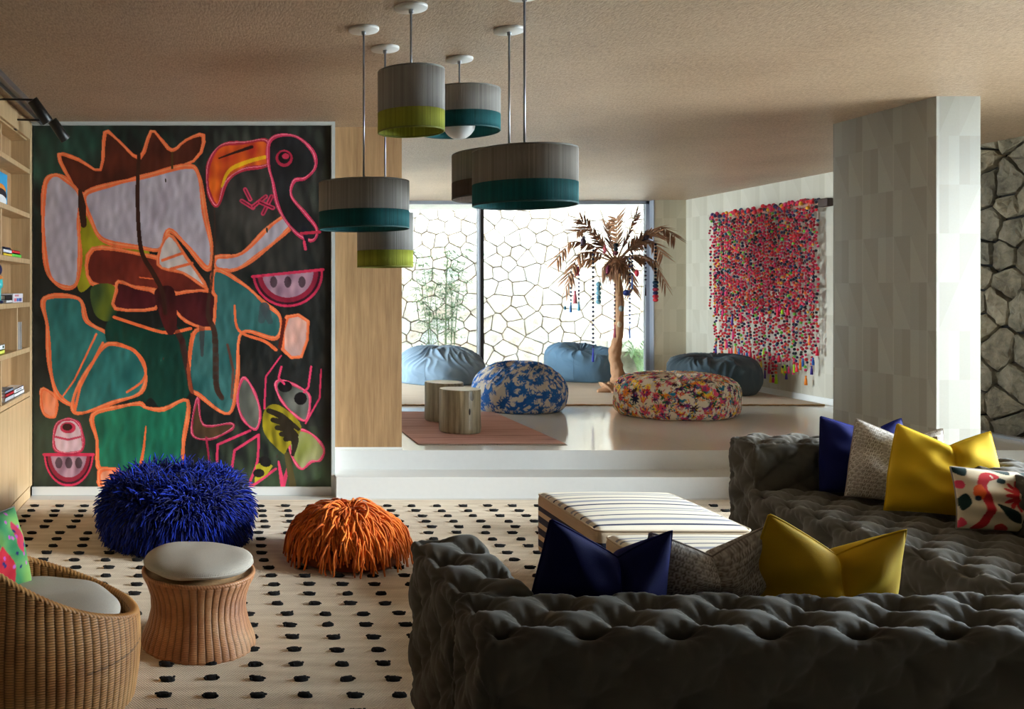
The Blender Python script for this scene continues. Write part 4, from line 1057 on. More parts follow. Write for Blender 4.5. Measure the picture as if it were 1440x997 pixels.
def beanbag(name, loc, rx, ry, h, label, seed, mat, ras=None, belly=.42, slump=.10, wr=.02, dent=(0, 0, 0, .3), nth=300, nph=130, rz=0, sq=2.3, groove=True, cat='bean bag', lean=(0, 0), group=None, ys=1.0):
    th = np.arange(nth)*2*PI/nth; s = np.linspace(0, 1, nph)
    # profile: flat foot, fat belly, slumped crown
    r_ = []; z_ = []
    for t in s:
        if t < .10: u = t/.10; r_.append(.80*u); z_.append(0.)
        else:
            a = (t-.10)/.90*PI; c = math.cos(a); zz = (1-c)/2
            k = zz; lo = (1-abs((k-belly)/belly)**sq)**(1/sq) if k < belly else 0
            hi = (1-((k-belly)/(1-belly))**sq)**(1/sq) if k >= belly else 0
            r_.append(.80+.20*lo if k < belly else hi); z_.append(zz)
    r_ = np.array(r_); z_ = np.array(z_)
    Th, Rr = np.meshgrid(th, r_, indexing='ij'); Zz = np.tile(z_, (nth, 1)); S = np.tile(s, (nth, 1))
    f = fnoise(seed, 3, 14, .5, 1.6); g = fnoise(seed+1, 2, 16, 1.0, 3.0)
    D = np.stack([np.cos(Th), np.sin(Th), S*2], -1)
    rad = Rr*(1+slump*.5*f(D))
    X = rad*np.cos(Th)*rx; Y = rad*np.sin(Th)*ry; Z = Zz*h
    up = np.clip((Zz-.35)/.65, 0, 1)
    # gathers: long soft folds, stronger towards the crown
    fold = g(np.stack([np.cos(Th)*1.5+f(D)*.25, np.sin(Th)*1.5+S*1.2], -1)); fold = 1-np.abs(np.clip(fold, -1.4, 1.4))**.7
    am = wr*(.25+up)*np.clip(Rr*2.5, 0, 1)
    Z = Z+am*fold*up; X = X+am*fold*np.cos(Th)*(.5+.4*up); Y = Y+am*fold*np.sin(Th)*(.5+.4*up)
    dx, dy, dd, dr = dent
    if dd:
        dist = np.hypot(X-dx, Y-dy); e = np.exp(-(dist/dr)**2)*up
        Z -= dd*e; 
        rdg = np.sin(Th*7+3*f(D))*.012*up*np.exp(-((dist-dr*.9)/(dr*.6))**2); Z += rdg
    X += lean[0]*Zz*h; Y += lean[1]*Zz*h
    V = np.stack([X, Y, np.maximum(Z, 0)], -1).reshape(-1, 3)
    col = None
    if ras is not None:
        dd_ = np.concatenate([[0], np.cumsum(np.hypot(np.diff(r_)*rx, np.diff(z_)*h))])
        u = (Th/(2*PI))*ras.nx/ras.res; v = np.tile(dd_, (nth, 1)); k = np.clip(Rr*1.0, .25, 1)
        # keep the motif size towards the crown by narrowing the sweep
        u = ras.nx/ras.res*.5+(Th-PI)*rx*np.where(k > .8, 1, .55+.45*(k-.25)/.55)
        col = ras.sample(np.mod(u, ras.nx/ras.res-.01), np.clip(v, 0, ras.ny/ras.res-.01)).reshape(-1, 3)
    r = empty(name, loc, rz); tag(r, label, cat, group)
    link('cover', npmesh('cover', V, grid_quads(nth, nph, wu=True), True, col), mat, r)
    if groove:
        for a in ((0, 2*PI/3, 4*PI/3) if groove is True else groove):
            i = int((a % (2*PI))/(2*PI)*nth); P = V.reshape(nth, nph, 3)[i, 14:-4:3]
            c = P-np.array([0, 0, h*.45]); c /= np.linalg.norm(c, axis=1)[:, None]+1e-6
            MB().tube(P+c*.0015, .0028, 5).build('seam', mat if ras is None else plain('seam', (190, 180, 165), .8), r)
    return r
def denim(name, c, c2):
    t = NT(name); v = t.obj(); t.base(t.mix(t.noise(v, 4, 4), srgb(c), srgb(c2))); t.rough(.8); t.b.inputs['Sheen Weight'].default_value = .1
    t.bump(t.noise(v, 250, 2), .15, .003); return t.m
z2 = ZU+.0155
beanbag('bean_bag', (2.86, 11.6, z2), .58, .50, .46, 'slate blue bean bag by the window, partly behind the oak post', 31, denim('slate_cotton', (96, 116, 132), (112, 132, 148)), wr=.030, belly=.36, lean=(.0, .12), sq=2.1)
beanbag('bean_bag', (4.80, 11.93, z2), .455, .40, .50, 'dusty blue bean bag with a scooped seat against the window', 32, denim('dusty_blue_cotton', (88, 122, 148), (102, 138, 164)), wr=.022, belly=.42, dent=(.06, -.14, .19, .24), sq=2.8)
beanbag('bean_bag', (5.74, 10.45, z2), .50, .45, .43, 'dark teal grey bean bag below the pompom hanging', 33, denim('dark_teal_cotton', (50, 66, 74), (60, 78, 88)), wr=.024, belly=.52, dent=(-.08, -.1, .06, .16), sq=3.2)
BL = motif_cloth(3.1, 1.3, [(24, 92, 168), (30, 104, 180)], (212, 204, 188), 3, 700, .122)
beanbag('floral_pouf', (3.03, 9.06, ZU), .47, .39, .49, 'white pouf printed all over with blue birds and leaves', 34, vcol('blue_print_cotton', .85, .1, bump=.1), BL, wr=.018, belly=.36, sq=2.0, nth=620, nph=220, groove=False, slump=.05, cat='pouf')
MC = motif_cloth(3.7, 1.3, [(196, 34, 54), (24, 30, 70), (20, 116, 150), (232, 132, 30), (238, 196, 50), (40, 120, 70), (120, 50, 120), (220, 70, 110), (60, 30, 30)], (226, 214, 192), 5, 1500, .10)
beanbag('floral_pouf', (4.41, 8.68, ZU), .565, .44, .40, 'wide low pouf embroidered with many-coloured birds and flowers on cream', 35, vcol('embroidered_cotton', .85, .1, bump=.2), MC, wr=.016, belly=.5, sq=3.2, nth=720, nph=220, groove=False, slump=.05, cat='pouf')

# ================================================================ LOG STOOLS
def log_stool(loc, rad, h, label, seed):
    r = empty('log_stool', loc); tag(r, label, 'stool', 'tree trunk stools on the pink rug'); n = 96; th = np.arange(n)*2*PI/n
    f = fnoise(seed, 2, 10, .3, 1.2); R = rad*(1+.022*f(np.stack([np.cos(th), np.sin(th)], -1)))+.0012*np.sin(th*31+seed)
    prof = [(0, .0), (.93, 0), (.985, .012), (1, .05), (.985, .3*h), (.98, .6*h), (.985, h-.012), (.965, h), ]
    V = np.stack([np.stack([R*k*np.cos(th), R*k*np.sin(th), np.full(n, z)], 1) for k, z in prof], 1).reshape(-1, 3)
    t = NT('peeled_trunk'); v = t.obj(); a = t.noise(t.mapping(v, (16, 16, 1.2)), 1.6, 5, .6)
    k = t.noise(t.mapping(v, (14, 14, 5)), .6, 1); kn = t.math('GREATER_THAN', k, .70)
    c = t.ramp(a, [(.3, srgb((104, 92, 66))), (.5, srgb((146, 132, 102))), (.7, srgb((176, 162, 132)))]); c = t.mix(t.math('MULTIPLY', kn, .75), c, srgb((54, 42, 28)))
    t.base(c); t.rough(.42); t.bump(a, .3, .004)
    link('trunk', npmesh('trunk', V, grid_quads(n, len(prof), wu=True)), t.m, r)
    t = NT('trunk_end_grain'); v = t.obj(); g = t.n('ShaderNodeVectorMath', operation='LENGTH'); t.l(t.mapping(v, (1, 1, 0)), g.inputs[0])
    rr = t.math('SINE', t.math('ADD', t.math('MULTIPLY', g.outputs['Value'], 520), t.math('MULTIPLY', t.noise(v, 6, 3), 9)))
    t.base(t.mix(t.math('MULTIPLY', t.math('ADD', rr, 1), .25), srgb((226, 214, 190)), srgb((186, 164, 130)))); t.rough(.35)
    e = MB(); q = np.linspace(0, 1, 5); V = np.stack([np.stack([R*.966*u*np.cos(th), R*.966*u*np.sin(th), np.full(n, h+.0012*(1-u*u))], 1) for u in q[::-1]], 1).reshape(-1, 3)
    link('cut_top', npmesh('cut_top', V, grid_quads(n, 5, wu=True)), t.m, r)
    kk = MB().ball((rad*.972*math.cos(-1.45+seed*.1), rad*.972*math.sin(-1.45+seed*.1), h*.52), (.009, .006, .028), nu=10, nv=8); kk.build('knot', plain('dark_knot', (44, 32, 22), .6), r)
log_stool((2.05, 7.62, ZU+.009), .172, .362, 'pale tree trunk stool in front, nearer the step', 1)
log_stool((2.085, 8.28, ZU+.009), .176, .352, 'pale tree trunk stool standing behind the front one', 4)

# ================================================================ SHAGGY POUFS
def strands(N, fdir, rad, L, segs, k=3, seed=0, cola=None, colb=None, tip=.5, vr=(.75, 1.25)):
    """N yarn strands as one mesh; fdir(i arrays) -> root positions, path points (N,segs+1,3)"""
    q = np.random.default_rng(seed); P = fdir(N, q, segs, L)
    t = np.gradient(P, axis=1); t /= np.linalg.norm(t, axis=2)[..., None]+1e-9
    ref = np.tile([.31, .22, .92], (N, 1))[:, None]; a = np.cross(t, ref); a /= np.linalg.norm(a, axis=2)[..., None]+1e-9; b = np.cross(t, a)
    rr = rad*np.interp(np.linspace(0, 1, segs+1), [0, .75, 1], [1, 1, tip])[None, :]*q.uniform(.75, 1.25, (N, 1))
    th = np.arange(k)*2*PI/k
    V = P[:, :, None]+rr[..., None, None]*(np.cos(th)[None, None, :, None]*a[:, :, None]+np.sin(th)[None, None, :, None]*b[:, :, None])
    V = V.reshape(-1, 3); base = grid_quads(segs+1, k, wv=True); off = (np.arange(N)*(segs+1)*k)[:, None, None]
    Q = (base[None]+off).reshape(-1, 4)
    m = q.random((N, 1)); c = srgb(cola)[None]*(1-m)+srgb(colb)[None]*m; c = c*q.uniform(*vr, (N, 1))
    return V, Q, np.clip(np.repeat(c, (segs+1)*k, axis=0), 0, 1)

def dome(u, th, R, h, bel=.38, sq=2.2):
    """point of a slumped dome at height share u"""
    u, th = np.broadcast_arrays(np.asarray(u, float), np.asarray(th, float))
    r = np.where(u < bel, .80+.20*np.sqrt(np.clip(1-((bel-u)/bel)**2, 0, 1)), np.clip(1-((u-bel)/(1-bel))**sq, 0, 1)**(1/sq))
    return np.stack([R*r*np.cos(th), R*r*np.sin(th), h*u], -1)

def shag(loc, R, h, label, mode, seed):
    r = empty('shaggy_pouf', loc); tag(r, label, 'pouf')
    ca, cb, cc = ((2, 16, 90), (6, 50, 190), (2, 8, 36)) if mode == 'blue' else ((186, 84, 20), (232, 128, 44), (120, 52, 14))
    th = np.arange(64)*2*PI/64; us = np.linspace(.0, 1, 24); core = dome(us[None, :], th[:, None], R*.90, h*.90, .45, 3.2) if mode == 'blue' else dome(us[None, :], th[:, None], R*.88, h*.88, .03, 2.2)
    link('core', npmesh('core', core.reshape(-1, 3), grid_quads(64, 24, wu=True)), plain('core_cloth', cc, .9), r)
    if mode == 'blue':
        def fd(N, q, segs, L):
            u = q.beta(1.15, 1.15, N)**.9; th = q.uniform(0, 2*PI, N); P0 = dome(u, th, R*.90, h*.90, .45, 3.2)
            n = np.stack([np.cos(th)*(1.1-u), np.sin(th)*(1.1-u), np.clip(u-.25, 0, 1)*1.5], -1); n /= np.linalg.norm(n, axis=1)[:, None]
            cl = fnoise(9, 3, 16, 2, 5)(P0); cl2 = fnoise(10, 3, 16, 2, 5)(P0)
            tang = np.stack([-np.sin(th), np.cos(th), np.zeros(N)], -1)
            d0 = n+.45*q.normal(size=(N, 3))+tang*cl[:, None]*.5; d0 /= np.linalg.norm(d0, axis=1)[:, None]
            Ls = L*q.uniform(.7, 1.25, N)[:, None]; s = np.linspace(0, 1, segs+1)
            dn = np.array([0, 0, -1.]); out = [P0]; d = d0
            for i in range(segs):
                d = d+dn*.50*(1.1-u[:, None]*.55)+tang*cl2[:, None]*.12; d /= np.linalg.norm(d, axis=1)[:, None]; out.append(out[-1]+d*Ls/segs)
            P = np.stack(out, 1); P[..., 2] = np.maximum(P[..., 2], .004+.006*q.random((N, 1))); return P
        V, Q, c = strands(8500, fd, .0042, .105, 4, 3, seed, ca, cb, vr=(.25, 1.2))  # wide tone spread puts lit and shadowed strands into the yarn colour
    else:
        def fd(N, q, segs, L):
            s = np.linspace(0, 1, segs+1); r0 = R*.86*np.sqrt(q.random(N))*q.uniform(.6, 1, N); th = q.uniform(0, 2*PI, N)
            u0 = np.clip(1-(r0/(R*.92))**2.2, .0, 1)**.5; Ls = q.uniform(.13, .24, N); w1 = q.normal(0, .55, N); w2 = q.uniform(0, 2*PI, N)
            p = np.stack([r0*np.cos(th), r0*np.sin(th), h*.90*u0], -1); out = [p]; d = np.stack([np.cos(th), np.sin(th), 1.0*np.ones(N)], -1)+.55*q.normal(size=(N, 3)); d /= np.linalg.norm(d, axis=1)[:, None]
            for i in range(segs):
                rad = np.stack([p[:, 0], p[:, 1], np.zeros(N)], -1); rr = np.linalg.norm(rad, axis=1)[:, None]+1e-6; rad /= rr
                steep = np.clip(rr/R, 0, 1)**1.6; want = rad*(1.0-.75*steep)+np.array([0, 0, -1.])*(.16+1.3*steep)
                tan = np.cross(rad, [0, 0, 1.]); want = want+tan*(w1+.5*np.sin(i*1.3+w2))[:, None]*.55; want /= np.linalg.norm(want, axis=1)[:, None]
                k = .22+.10*i; d = d*(1-k)+want*k if k < 1 else want; d = d/np.linalg.norm(d, axis=1)[:, None]
                p = p+d*(Ls/segs)[:, None]
                ru = np.hypot(p[:, 0], p[:, 1])/(R*.95); surf = h*.93*np.clip(1-np.clip(ru, 0, 1)**2.2, 0, 1)**.5+.004; p = p.copy(); p[:, 2] = np.where(ru < 1, np.maximum(p[:, 2], surf), p[:, 2]); out.append(p)
            P = np.stack(out, 1); P[..., 2] = np.maximum(P[..., 2], .006); return P
        V, Q, c = strands(2600, fd, .0056, .2, 8, 4, seed, ca, cb, tip=.8)
    o = link('yarn_pile', npmesh('yarn_pile', V, Q, True, c), vcol('yarn_'+mode, .85, .08, bump=0), r); o['kind'] = 'stuff'
shag((-.245, 5.42, .008), .43, .415, 'round pouf covered in shaggy royal blue yarn in front of the painting', 'blue', 3)
shag((.725, 5.02, .008), .325, .29, 'low pouf covered in long burnt orange yarn strands', 'orange', 4)

# ================================================================ WICKER
def wicker_mat(name, c1, c2, c3):
    t = NT(name); a = t.n('ShaderNodeVertexColor'); a.layer_name = 'Col'; v = t.obj()
    n = t.noise(v, 7, 4); c = t.ramp(n, [(.3, srgb(c1)), (.55, srgb(c2)), (.8, srgb(c3))])
    c = t.mix(1.0, c, a.outputs[0], 'MULTIPLY'); t.base(c); t.rough(.5); return t.m
M['wicker'] = wicker_mat('honey_wicker', (186, 124, 66), (222, 164, 98), (236, 188, 126))
M['wicker2'] = wicker_mat('reddish_wicker', (168, 108, 68), (206, 146, 98), (228, 184, 138))
def weave(TH, Zm, ribs, row, amp):
    """stake-and-strand weave relief; returns displacement and tone"""
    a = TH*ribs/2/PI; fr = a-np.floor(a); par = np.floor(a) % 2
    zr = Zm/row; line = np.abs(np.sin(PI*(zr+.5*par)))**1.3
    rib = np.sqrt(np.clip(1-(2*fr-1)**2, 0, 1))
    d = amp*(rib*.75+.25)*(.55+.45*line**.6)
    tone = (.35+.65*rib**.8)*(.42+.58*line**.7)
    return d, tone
def stool():
    cx, cy, z0, h = -.078, 3.83, .008, .305
    r = empty('wicker_stool', (cx, cy, z0)); tag(r, 'small waisted wicker stool with a round pale cushion', 'stool')
    ribs, k = 44, 12; nt = ribs*k; nz = 230; th = np.arange(nt)*2*PI/nt; zz = np.linspace(0, h, nz)
    u = zz/h; prof = np.interp(u, [0, .03, .12, .3, .5, .68, .84, .95, 1], [.234, .238, .232, .209, .195, .198, .214, .232, .234])
    ker = np.ones(9)/9; prof = np.convolve(np.pad(prof, 4, mode='edge'), ker, 'valid')
    TH, Z = np.meshgrid(th, zz, indexing='ij'); d, tone = weave(TH, Z, ribs, .0062, .0062); R = prof[None]+d
    V = np.stack([R*np.cos(TH), R*np.sin(TH), Z], -1).reshape(-1, 3)
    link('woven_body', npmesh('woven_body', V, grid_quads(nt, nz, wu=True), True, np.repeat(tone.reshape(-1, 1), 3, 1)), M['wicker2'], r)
    # braided top rim
    for nm, rr, z, rt in (('woven_rim', .232, h, .0095), ('woven_foot', .234, .008, .007)):
        n = 720; t = np.arange(n)*2*PI/n; m = 10; ph = np.arange(m)*2*PI/m; T, Pp = np.meshgrid(t, ph, indexing='ij'); rad = rt*(.78+.22*np.abs(np.sin(T*60+Pp)))
        V = np.stack([(rr+rad*np.cos(Pp))*np.cos(T), (rr+rad*np.cos(Pp))*np.sin(T), z+rad*np.sin(Pp)], -1).reshape(-1, 3)
        tn = .5+.5*np.abs(np.sin(T*60+Pp)); link(nm, npmesh(nm, V, grid_quads(n, m, wu=True, wv=True), True, np.repeat(tn.reshape(-1, 1), 3, 1)), M['wicker2'], r)
    link('seat_board', npmesh('b', *(lambda m: (np.concatenate(m.V), np.concatenate(m.Q)))(MB().lathe([(.0, h-.004), (.226, h-.004), (.226, h-.014), (0, h-.014)], 48))), M['oak'], r)
    # cushion
    n, m = 120, 50; th = np.arange(n)*2*PI/n; s = np.linspace(0, 1, m); R0 = .231
    rr = []; zc = []
    for t in s:
        a = -PI/2+t*PI; rr.append(R0*np.cos(a)**.55 if abs(np.cos(a)) > 1e-6 else 0); zc.append(.042+(.040 if a > 0 else .036)*np.sign(np.sin(a))*abs(np.sin(a))**.9)
    T, Rr = np.meshgrid(th, rr, indexing='ij'); Zc = np.tile(zc, (n, 1)); f = fnoise(77, 2, 8, .4, 1.2)
    Zc = Zc+.004*f(np.stack([np.cos(T)*Rr*5, np.sin(T)*Rr*5], -1)); V = np.stack([Rr*np.cos(T), Rr*np.sin(T), Zc+h], -1).reshape(-1, 3)
    t = NT('oatmeal_cushion_cloth'); v = t.obj(); sx = t.n('ShaderNodeSeparateXYZ'); t.l(v, sx.inputs[0])
    w = t.math('MULTIPLY', t.math('SINE', t.math('MULTIPLY', sx.outputs[0], 900)), t.math('SINE', t.math('MULTIPLY', sx.outputs[1], 900)))
    w2 = t.noise(v, 260, 2); t.base(t.mix(w2, srgb((176, 168, 154)), srgb((206, 199, 186)))); t.rough(.9); t.bump(t.math('ADD', w, w2), .35, .003); M['oat'] = t.m
    c = link('cushion', npmesh('cushion', V, grid_quads(n, m, wu=True)), t.m, r); c['label'] = 'round oatmeal seat cushion'
    tt = np.linspace(0, 2*PI, 97); Vt, Qt, _ = tube_geo(np.stack([(R0-.001)*np.cos(tt), (R0-.001)*np.sin(tt), np.full(97, h+.040)], 1), .0032, 6, False); MB().add(Vt, Qt).build('piping', M['oat'], c)
stool()

def chair():
    cx, cy, z0 = -.695, 3.36, .008; th0 = math.radians(27)
    r = empty('wicker_armchair', (cx, cy, z0)); tag(r, 'honey wicker barrel chair cut off by the left edge of the picture', 'armchair')
    ribs, k = 76, 8; nt = ribs*k; nz = 300; th = np.arange(nt)*2*PI/nt
    dth = np.abs((th-th0+PI) % (2*PI)-PI); top = np.interp(np.degrees(dth), [0, 20, 35, 60, 80, 105, 130, 155, 180], [.276, .282, .300, .345, .392, .475, .57, .62, .635])
    ker = np.ones(41)/41; top = np.convolve(np.concatenate([top[-20:], top, top[:20]]), ker, 'valid')
    u = np.linspace(0, 1, nz); TH = np.tile(th[:, None], (1, nz)); Z = u[None]*top[:, None]
    prof = .385+.020*np.sin(PI*np.clip(Z/.40, 0, 1))-.020*np.clip((Z-.3)/.3, 0, 1)
    d, tone = weave(TH, Z, ribs, .0085, .0064); R = prof+d
    V1 = np.stack([R*np.cos(TH), R*np.sin(TH), Z], -1)
    Ri = prof-.030-d*.9; V2 = np.stack([Ri*np.cos(TH), Ri*np.sin(TH), Z], -1)[:, 120:]
    # a darker woven line under the seat
    ln = np.exp(-((Z-.205-.012*np.sin(TH*1.0))/.0035)**2); tone = tone*(1-.6*ln*(np.cos(TH-th0) > .2))
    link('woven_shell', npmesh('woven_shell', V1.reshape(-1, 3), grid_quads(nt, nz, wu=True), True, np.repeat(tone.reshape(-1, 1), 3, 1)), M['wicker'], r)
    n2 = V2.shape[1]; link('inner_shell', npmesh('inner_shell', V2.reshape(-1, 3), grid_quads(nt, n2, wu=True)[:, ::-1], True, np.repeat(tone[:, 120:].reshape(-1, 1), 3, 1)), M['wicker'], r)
    m = 14; ph = np.arange(m)*2*PI/m; T, Pp = np.meshgrid(th, ph, indexing='ij'); tz = np.tile(top[:, None], (1, m)); pr = .385+.020*np.sin(PI*np.clip(tz/.40, 0, 1))-.020*np.clip((tz-.3)/.3, 0, 1)-.014
    rad = .019*(.70+.30*np.abs(np.sin(T*76+1.2*Pp))); V = np.stack([(pr+rad*np.cos(Pp))*np.cos(T), (pr+rad*np.cos(Pp))*np.sin(T), tz+rad*np.sin(Pp)*.8], -1).reshape(-1, 3)
    tn = (.35+.65*np.abs(np.sin(T*76+1.2*Pp))); link('woven_rim', npmesh('woven_rim', V, grid_quads(nt, m, wu=True, wv=True), True, np.repeat(tn.reshape(-1, 1), 3, 1)), M['wicker'], r)
    # seat cushion
    n, m = 96, 30; t_ = np.arange(n)*2*PI/n; rr = []; zc = []
    for t in np.linspace(0, 1, m): a = -PI/2+t*PI; rr.append(.335*max(np.cos(a), 0)**.4); zc.append(.285+.050*np.sin(a))
    T, Rr = np.meshgrid(t_, rr, indexing='ij'); Zc = np.tile(zc, (n, 1))+.004*fnoise(5, 2, 8, .5, 1.5)(np.stack([np.cos(T)*Rr*4, np.sin(T)*Rr*4], -1))
    c = link('seat_cushion', npmesh('seat_cushion', np.stack([Rr*np.cos(T), Rr*np.sin(T), Zc+.012], -1).reshape(-1, 3), grid_quads(n, m, wu=True)), M['oat'], r); c['label'] = 'pale oatmeal seat cushion'
    link('seat_deck', npmesh('b', *(lambda m: (np.concatenate(m.V), np.concatenate(m.Q)))(MB().lathe([(0, .244), (.352, .244), (.352, .225), (0, .225)], 48))), M['oak'], r)
chair()
def green_cloth():
    R = Ras(-.22, .22, -.21, .21, 420, (92, 168, 84)); q = np.random.default_rng(12)
    f = fnoise(8, 2, 10, 3, 9); X, Y = np.meshgrid(R.X, R.Y); w = np.clip(.5+.6*f(np.stack([X, Y], -1)), 0, 1)[..., None]; R.a = srgb((66, 150, 96))*(1-w)+srgb((140, 190, 96))*w
    R.fill([(-.02, -.06), (.03, .02), (.07, -.02), (.10, -.16), (.02, -.16)], (214, 40, 60)); R.fill(cr([(-.15, .05), (-.10, .08), (-.05, .0), (-.02, -.09), (-.06, -.06)]), (60, 26, 30))
    R.stroke(cr([(-.14, .06), (-.09, .02), (-.04, -.07)], False), .007, (150, 60, 40)); R.fill(cr([(.12, .1), (.16, .05), (.15, -.03), (.11, .02)]), (214, 60, 90))
    for i in range(60):
        x, y = q.uniform(-.2, .2), q.uniform(-.19, .19); R.ell(x, y, .0085, .0065, q.uniform(0, 3), [(60, 40, 130), (200, 90, 190), (40, 44, 110), (214, 110, 200)][i % 4])
    return R
pillow('cushion', .38, .30, .14, (-.86, 3.44, .345), (tl(-16), 0, tl(48)), 'green cushion with purple dots and red shapes leaning back in the wicker armchair', ras=green_cloth(), chop=.06, seed=14)

# ================================================================ PALM
COP = plain('copper_straw', (150, 106, 74), .5, .25, nscale=30, namt=.2, bump=.5, bscale=60)
TRK = plain('wound_straw_trunk', (164, 122, 88), .8, nscale=18, namt=.25, bump=.9, bscale=70)
PD = 10.5
def pw(px, py, d=PD): return W(px, py, d)
def palm():
    base = np.array([(864-VX)*PD/F, PD, z2]); r = empty('palm_sculpture', tuple(base)); tag(r, 'tall copper-coloured straw palm tree hung with beads and tassels', 'palm tree')
    pts = [(858, 553), (864, 545), (869, 532), (867, 515), (864, 500), (867, 484), (870, 466), (871, 445), (871, 425), (870, 405), (868, 392), (866, 380)]
    P = np.array([pw(a, b) for a, b in pts]); P[0, 2] = z2; P = cr(P, False, 6)-base; n = len(P)
    rad = np.interp(np.linspace(0, 1, n), [0, .06, .16, .3, .42, .5, .75, 1], [.16, .10, .075, .062, .065, .052, .045, .042])
    f = fnoise(4, 2, 8, .5, 3); V, Q, T = tube_geo(P, rad, 28); Vn = V[:n*28].reshape(n, 28, 3); c = P[:, None]; th = np.arange(28)/28*2*PI
    k = 1+.10*f(np.stack(np.meshgrid(np.linspace(0, 6, n), np.sin(th), indexing='ij'), -1)); Vn = c+(Vn-c)*k[..., None]; V[:n*28] = Vn.reshape(-1, 3); V[:, 2] = np.maximum(V[:, 2], 0)
    MB().add(V, Q, T).build('trunk', TRK, r)
    for s, (a, b) in enumerate((((860, 548), (840, 553.5)), ((866, 548), (880, 553)), ((864, 548), (858, 556)))):
        A, B = pw(a[0], a[1])-base, pw(b[0], b[1])-base; A[2] = max(A[2], .06); B[2] = .012; B[1] += (-.12 if s == 2 else 0)
        MB().tube(cr([A, (A+B)/2+np.array([0, 0, -.01]), B], False, 5), np.linspace(.075, .016, 11), 12).build('root', TRK, r)
    top = pw(866, 378)-base
    q = np.random.default_rng(8); sk = MB()
    for i in range(170):
        a = q.uniform(0, 2*PI); l = q.uniform(.10, .24); o = q.uniform(.03, .12); z = q.uniform(.0, .12)
        p0 = top+np.array([.03*math.cos(a), .03*math.sin(a), z]); p1 = p0+np.array([o*math.cos(a), o*math.sin(a), -l*.35]); p2 = p0+np.array([o*1.05*math.cos(a), o*1.05*math.sin(a), -l])
        sk.tube([p0, p1, p2], [.005, .006, .002], 4)
    sk.ball(top+np.array([0, 0, .05]), (.065, .065, .09), nu=16, nv=10); sk.build('fibre_skirt', COP, r)
    crown = top+np.array([0, 0, .07])
    def frond(tip, sag, yoff, n=15, L0=.17, seed=0, rise=.0):
        q = np.random.default_rng(seed); tip = pw(tip[0], tip[1])-base; tip[1] += yoff
        mid = (crown+tip)/2+np.array([0, 0, rise]); A = cr([crown, (crown*.72+tip*.28)+np.array([0, 0, rise*.7]), mid, (mid*.45+tip*.55)+np.array([0, 0, rise*.55]), tip], False, 8)
        mb = MB(); mb.tube(A, np.linspace(.010, .003, len(A)), 6)
        d = np.gradient(A, axis=0); d /= np.linalg.norm(d, axis=1)[:, None]
        for i in range(n):
            t = .30+.70*i/(n-1); k = int(t*(len(A)-1)); p = A[k]; T_ = d[k]
            side = np.cross(T_, [0, 0, 1.]); 
            if np.linalg.norm(side) < .2: side = np.array([0, 1., 0])
            side = side/np.linalg.norm(side); upv = np.cross(side, T_)
            ll = L0*(math.sin(PI*min(1, .18+.72*(1-abs(t-.6)/.6)))*.55+.55)*q.uniform(.88, 1.1)
            for s in (-1, 1):
                # leaflets fan in the frond's own plane, tipped toward the viewer's left-right plane as seen in straw fronds
                e = (T_*.62+side*s*.55+upv*s*.55*(1 if sag == 0 else .55)); e[2] -= sag*.55; e += q.normal(0, .06, 3); e /= np.linalg.norm(e)
                w = np.cross(e, T_); w /= np.linalg.norm(w)+1e-9
                c = np.cross(e, w); W_ = .015
                S = [0, .25, .6, 1]; wd = [.35, 1, .8, .05]; Vv = []
                for u, ww in zip(S, wd):
                    o = p+e*ll*u+np.array([0, 0, -.05*ll*u*u*4*.3]); Vv += [o-c*W_*ww, o+w*.005*ww, o+c*W_*ww, o-w*.003*ww]
                Qv = grid_quads(4, 4, wv=True); mb.add(Vv, Qv)
        mb.build('frond', COP, r)
    F_ = [((821, 310), 0, .05, .02), ((806, 326), .1, -.15, .10), ((898, 302), 0, .05, .0), ((880, 306), .0, .25, .0), ((945, 332), .55, -.05, .17), ((940, 356), .6, .15, .16), ((926, 398), .9, -.15, .20), ((903, 404), .9, .25, .22), ((784, 364), .6, .0, .20), ((790, 388), .7, -.2, .20), ((806, 404), .8, .2, .20), ((842, 318), .0, -.2, .0), ((905, 330), .2, -.3, .06)]
    for i, (tp, sg, yo, rs) in enumerate(F_): frond(tp, sg, yo, seed=i+3, rise=rs)
palm()

def colr(c, rough=.8): return plain('c_%d_%d_%d' % c, c, rough)
_cc = {}
def CM(c):
    if c not in _cc: _cc[c] = colr(c)
    return _cc[c]
def tassel(r, p, l, w, c, name='tassel'):
    """tassel: bound head and a skirt of yarn ends"""
    n = 20; th = np.arange(n)*2*PI/n; pr = [(0, 0), (.35, -.01), (.42, -.10), (.34, -.18), (.30, -.22), (.48, -.34), (.62, -.7), (.66, -1), (0, -.96)]
    rib = 1+.16*np.sin(th*10)
    V = np.stack([np.stack([w*k*np.cos(th)*(rib if z < -.3 else 1)+p[0], w*k*np.sin(th)*(rib if z < -.3 else 1)+p[1], np.full(n, z*l)+p[2]], 1) for k, z in pr], 1).reshape(-1, 3)
    return MB().add(V, grid_quads(n, len(pr), wu=True)).build(name, CM(c), r)
def garland(px, ytop, ybot, yo, beads, tas, label, br=.013, gap=.046, cat='bead garland', name='bead_garland'):
    p = pw(px, ytop); p[1] += yo; L = (ybot-ytop)*PD/F; r = empty(name, tuple(p)); tag(r, label, cat)
    tl_ = tas[0]*PD/F if tas else 0
    MB().tube([(0, 0, 0), (0, 0, -L+tl_*.9)], .0022, 5).build('cord', CM((60, 50, 60)), r)
    z = -gap*.5; i = 0; 
    while z > -L+tl_+br:
        c = beads[i % len(beads)]; MB().ball((0, 0, z), (br, br, br*.85), nu=12, nv=8).build('bead', CM(c), r); z -= gap; i += 1
    if tas: tassel(r, (0, 0, -L+tl_), tl_, tas[1], tas[2])
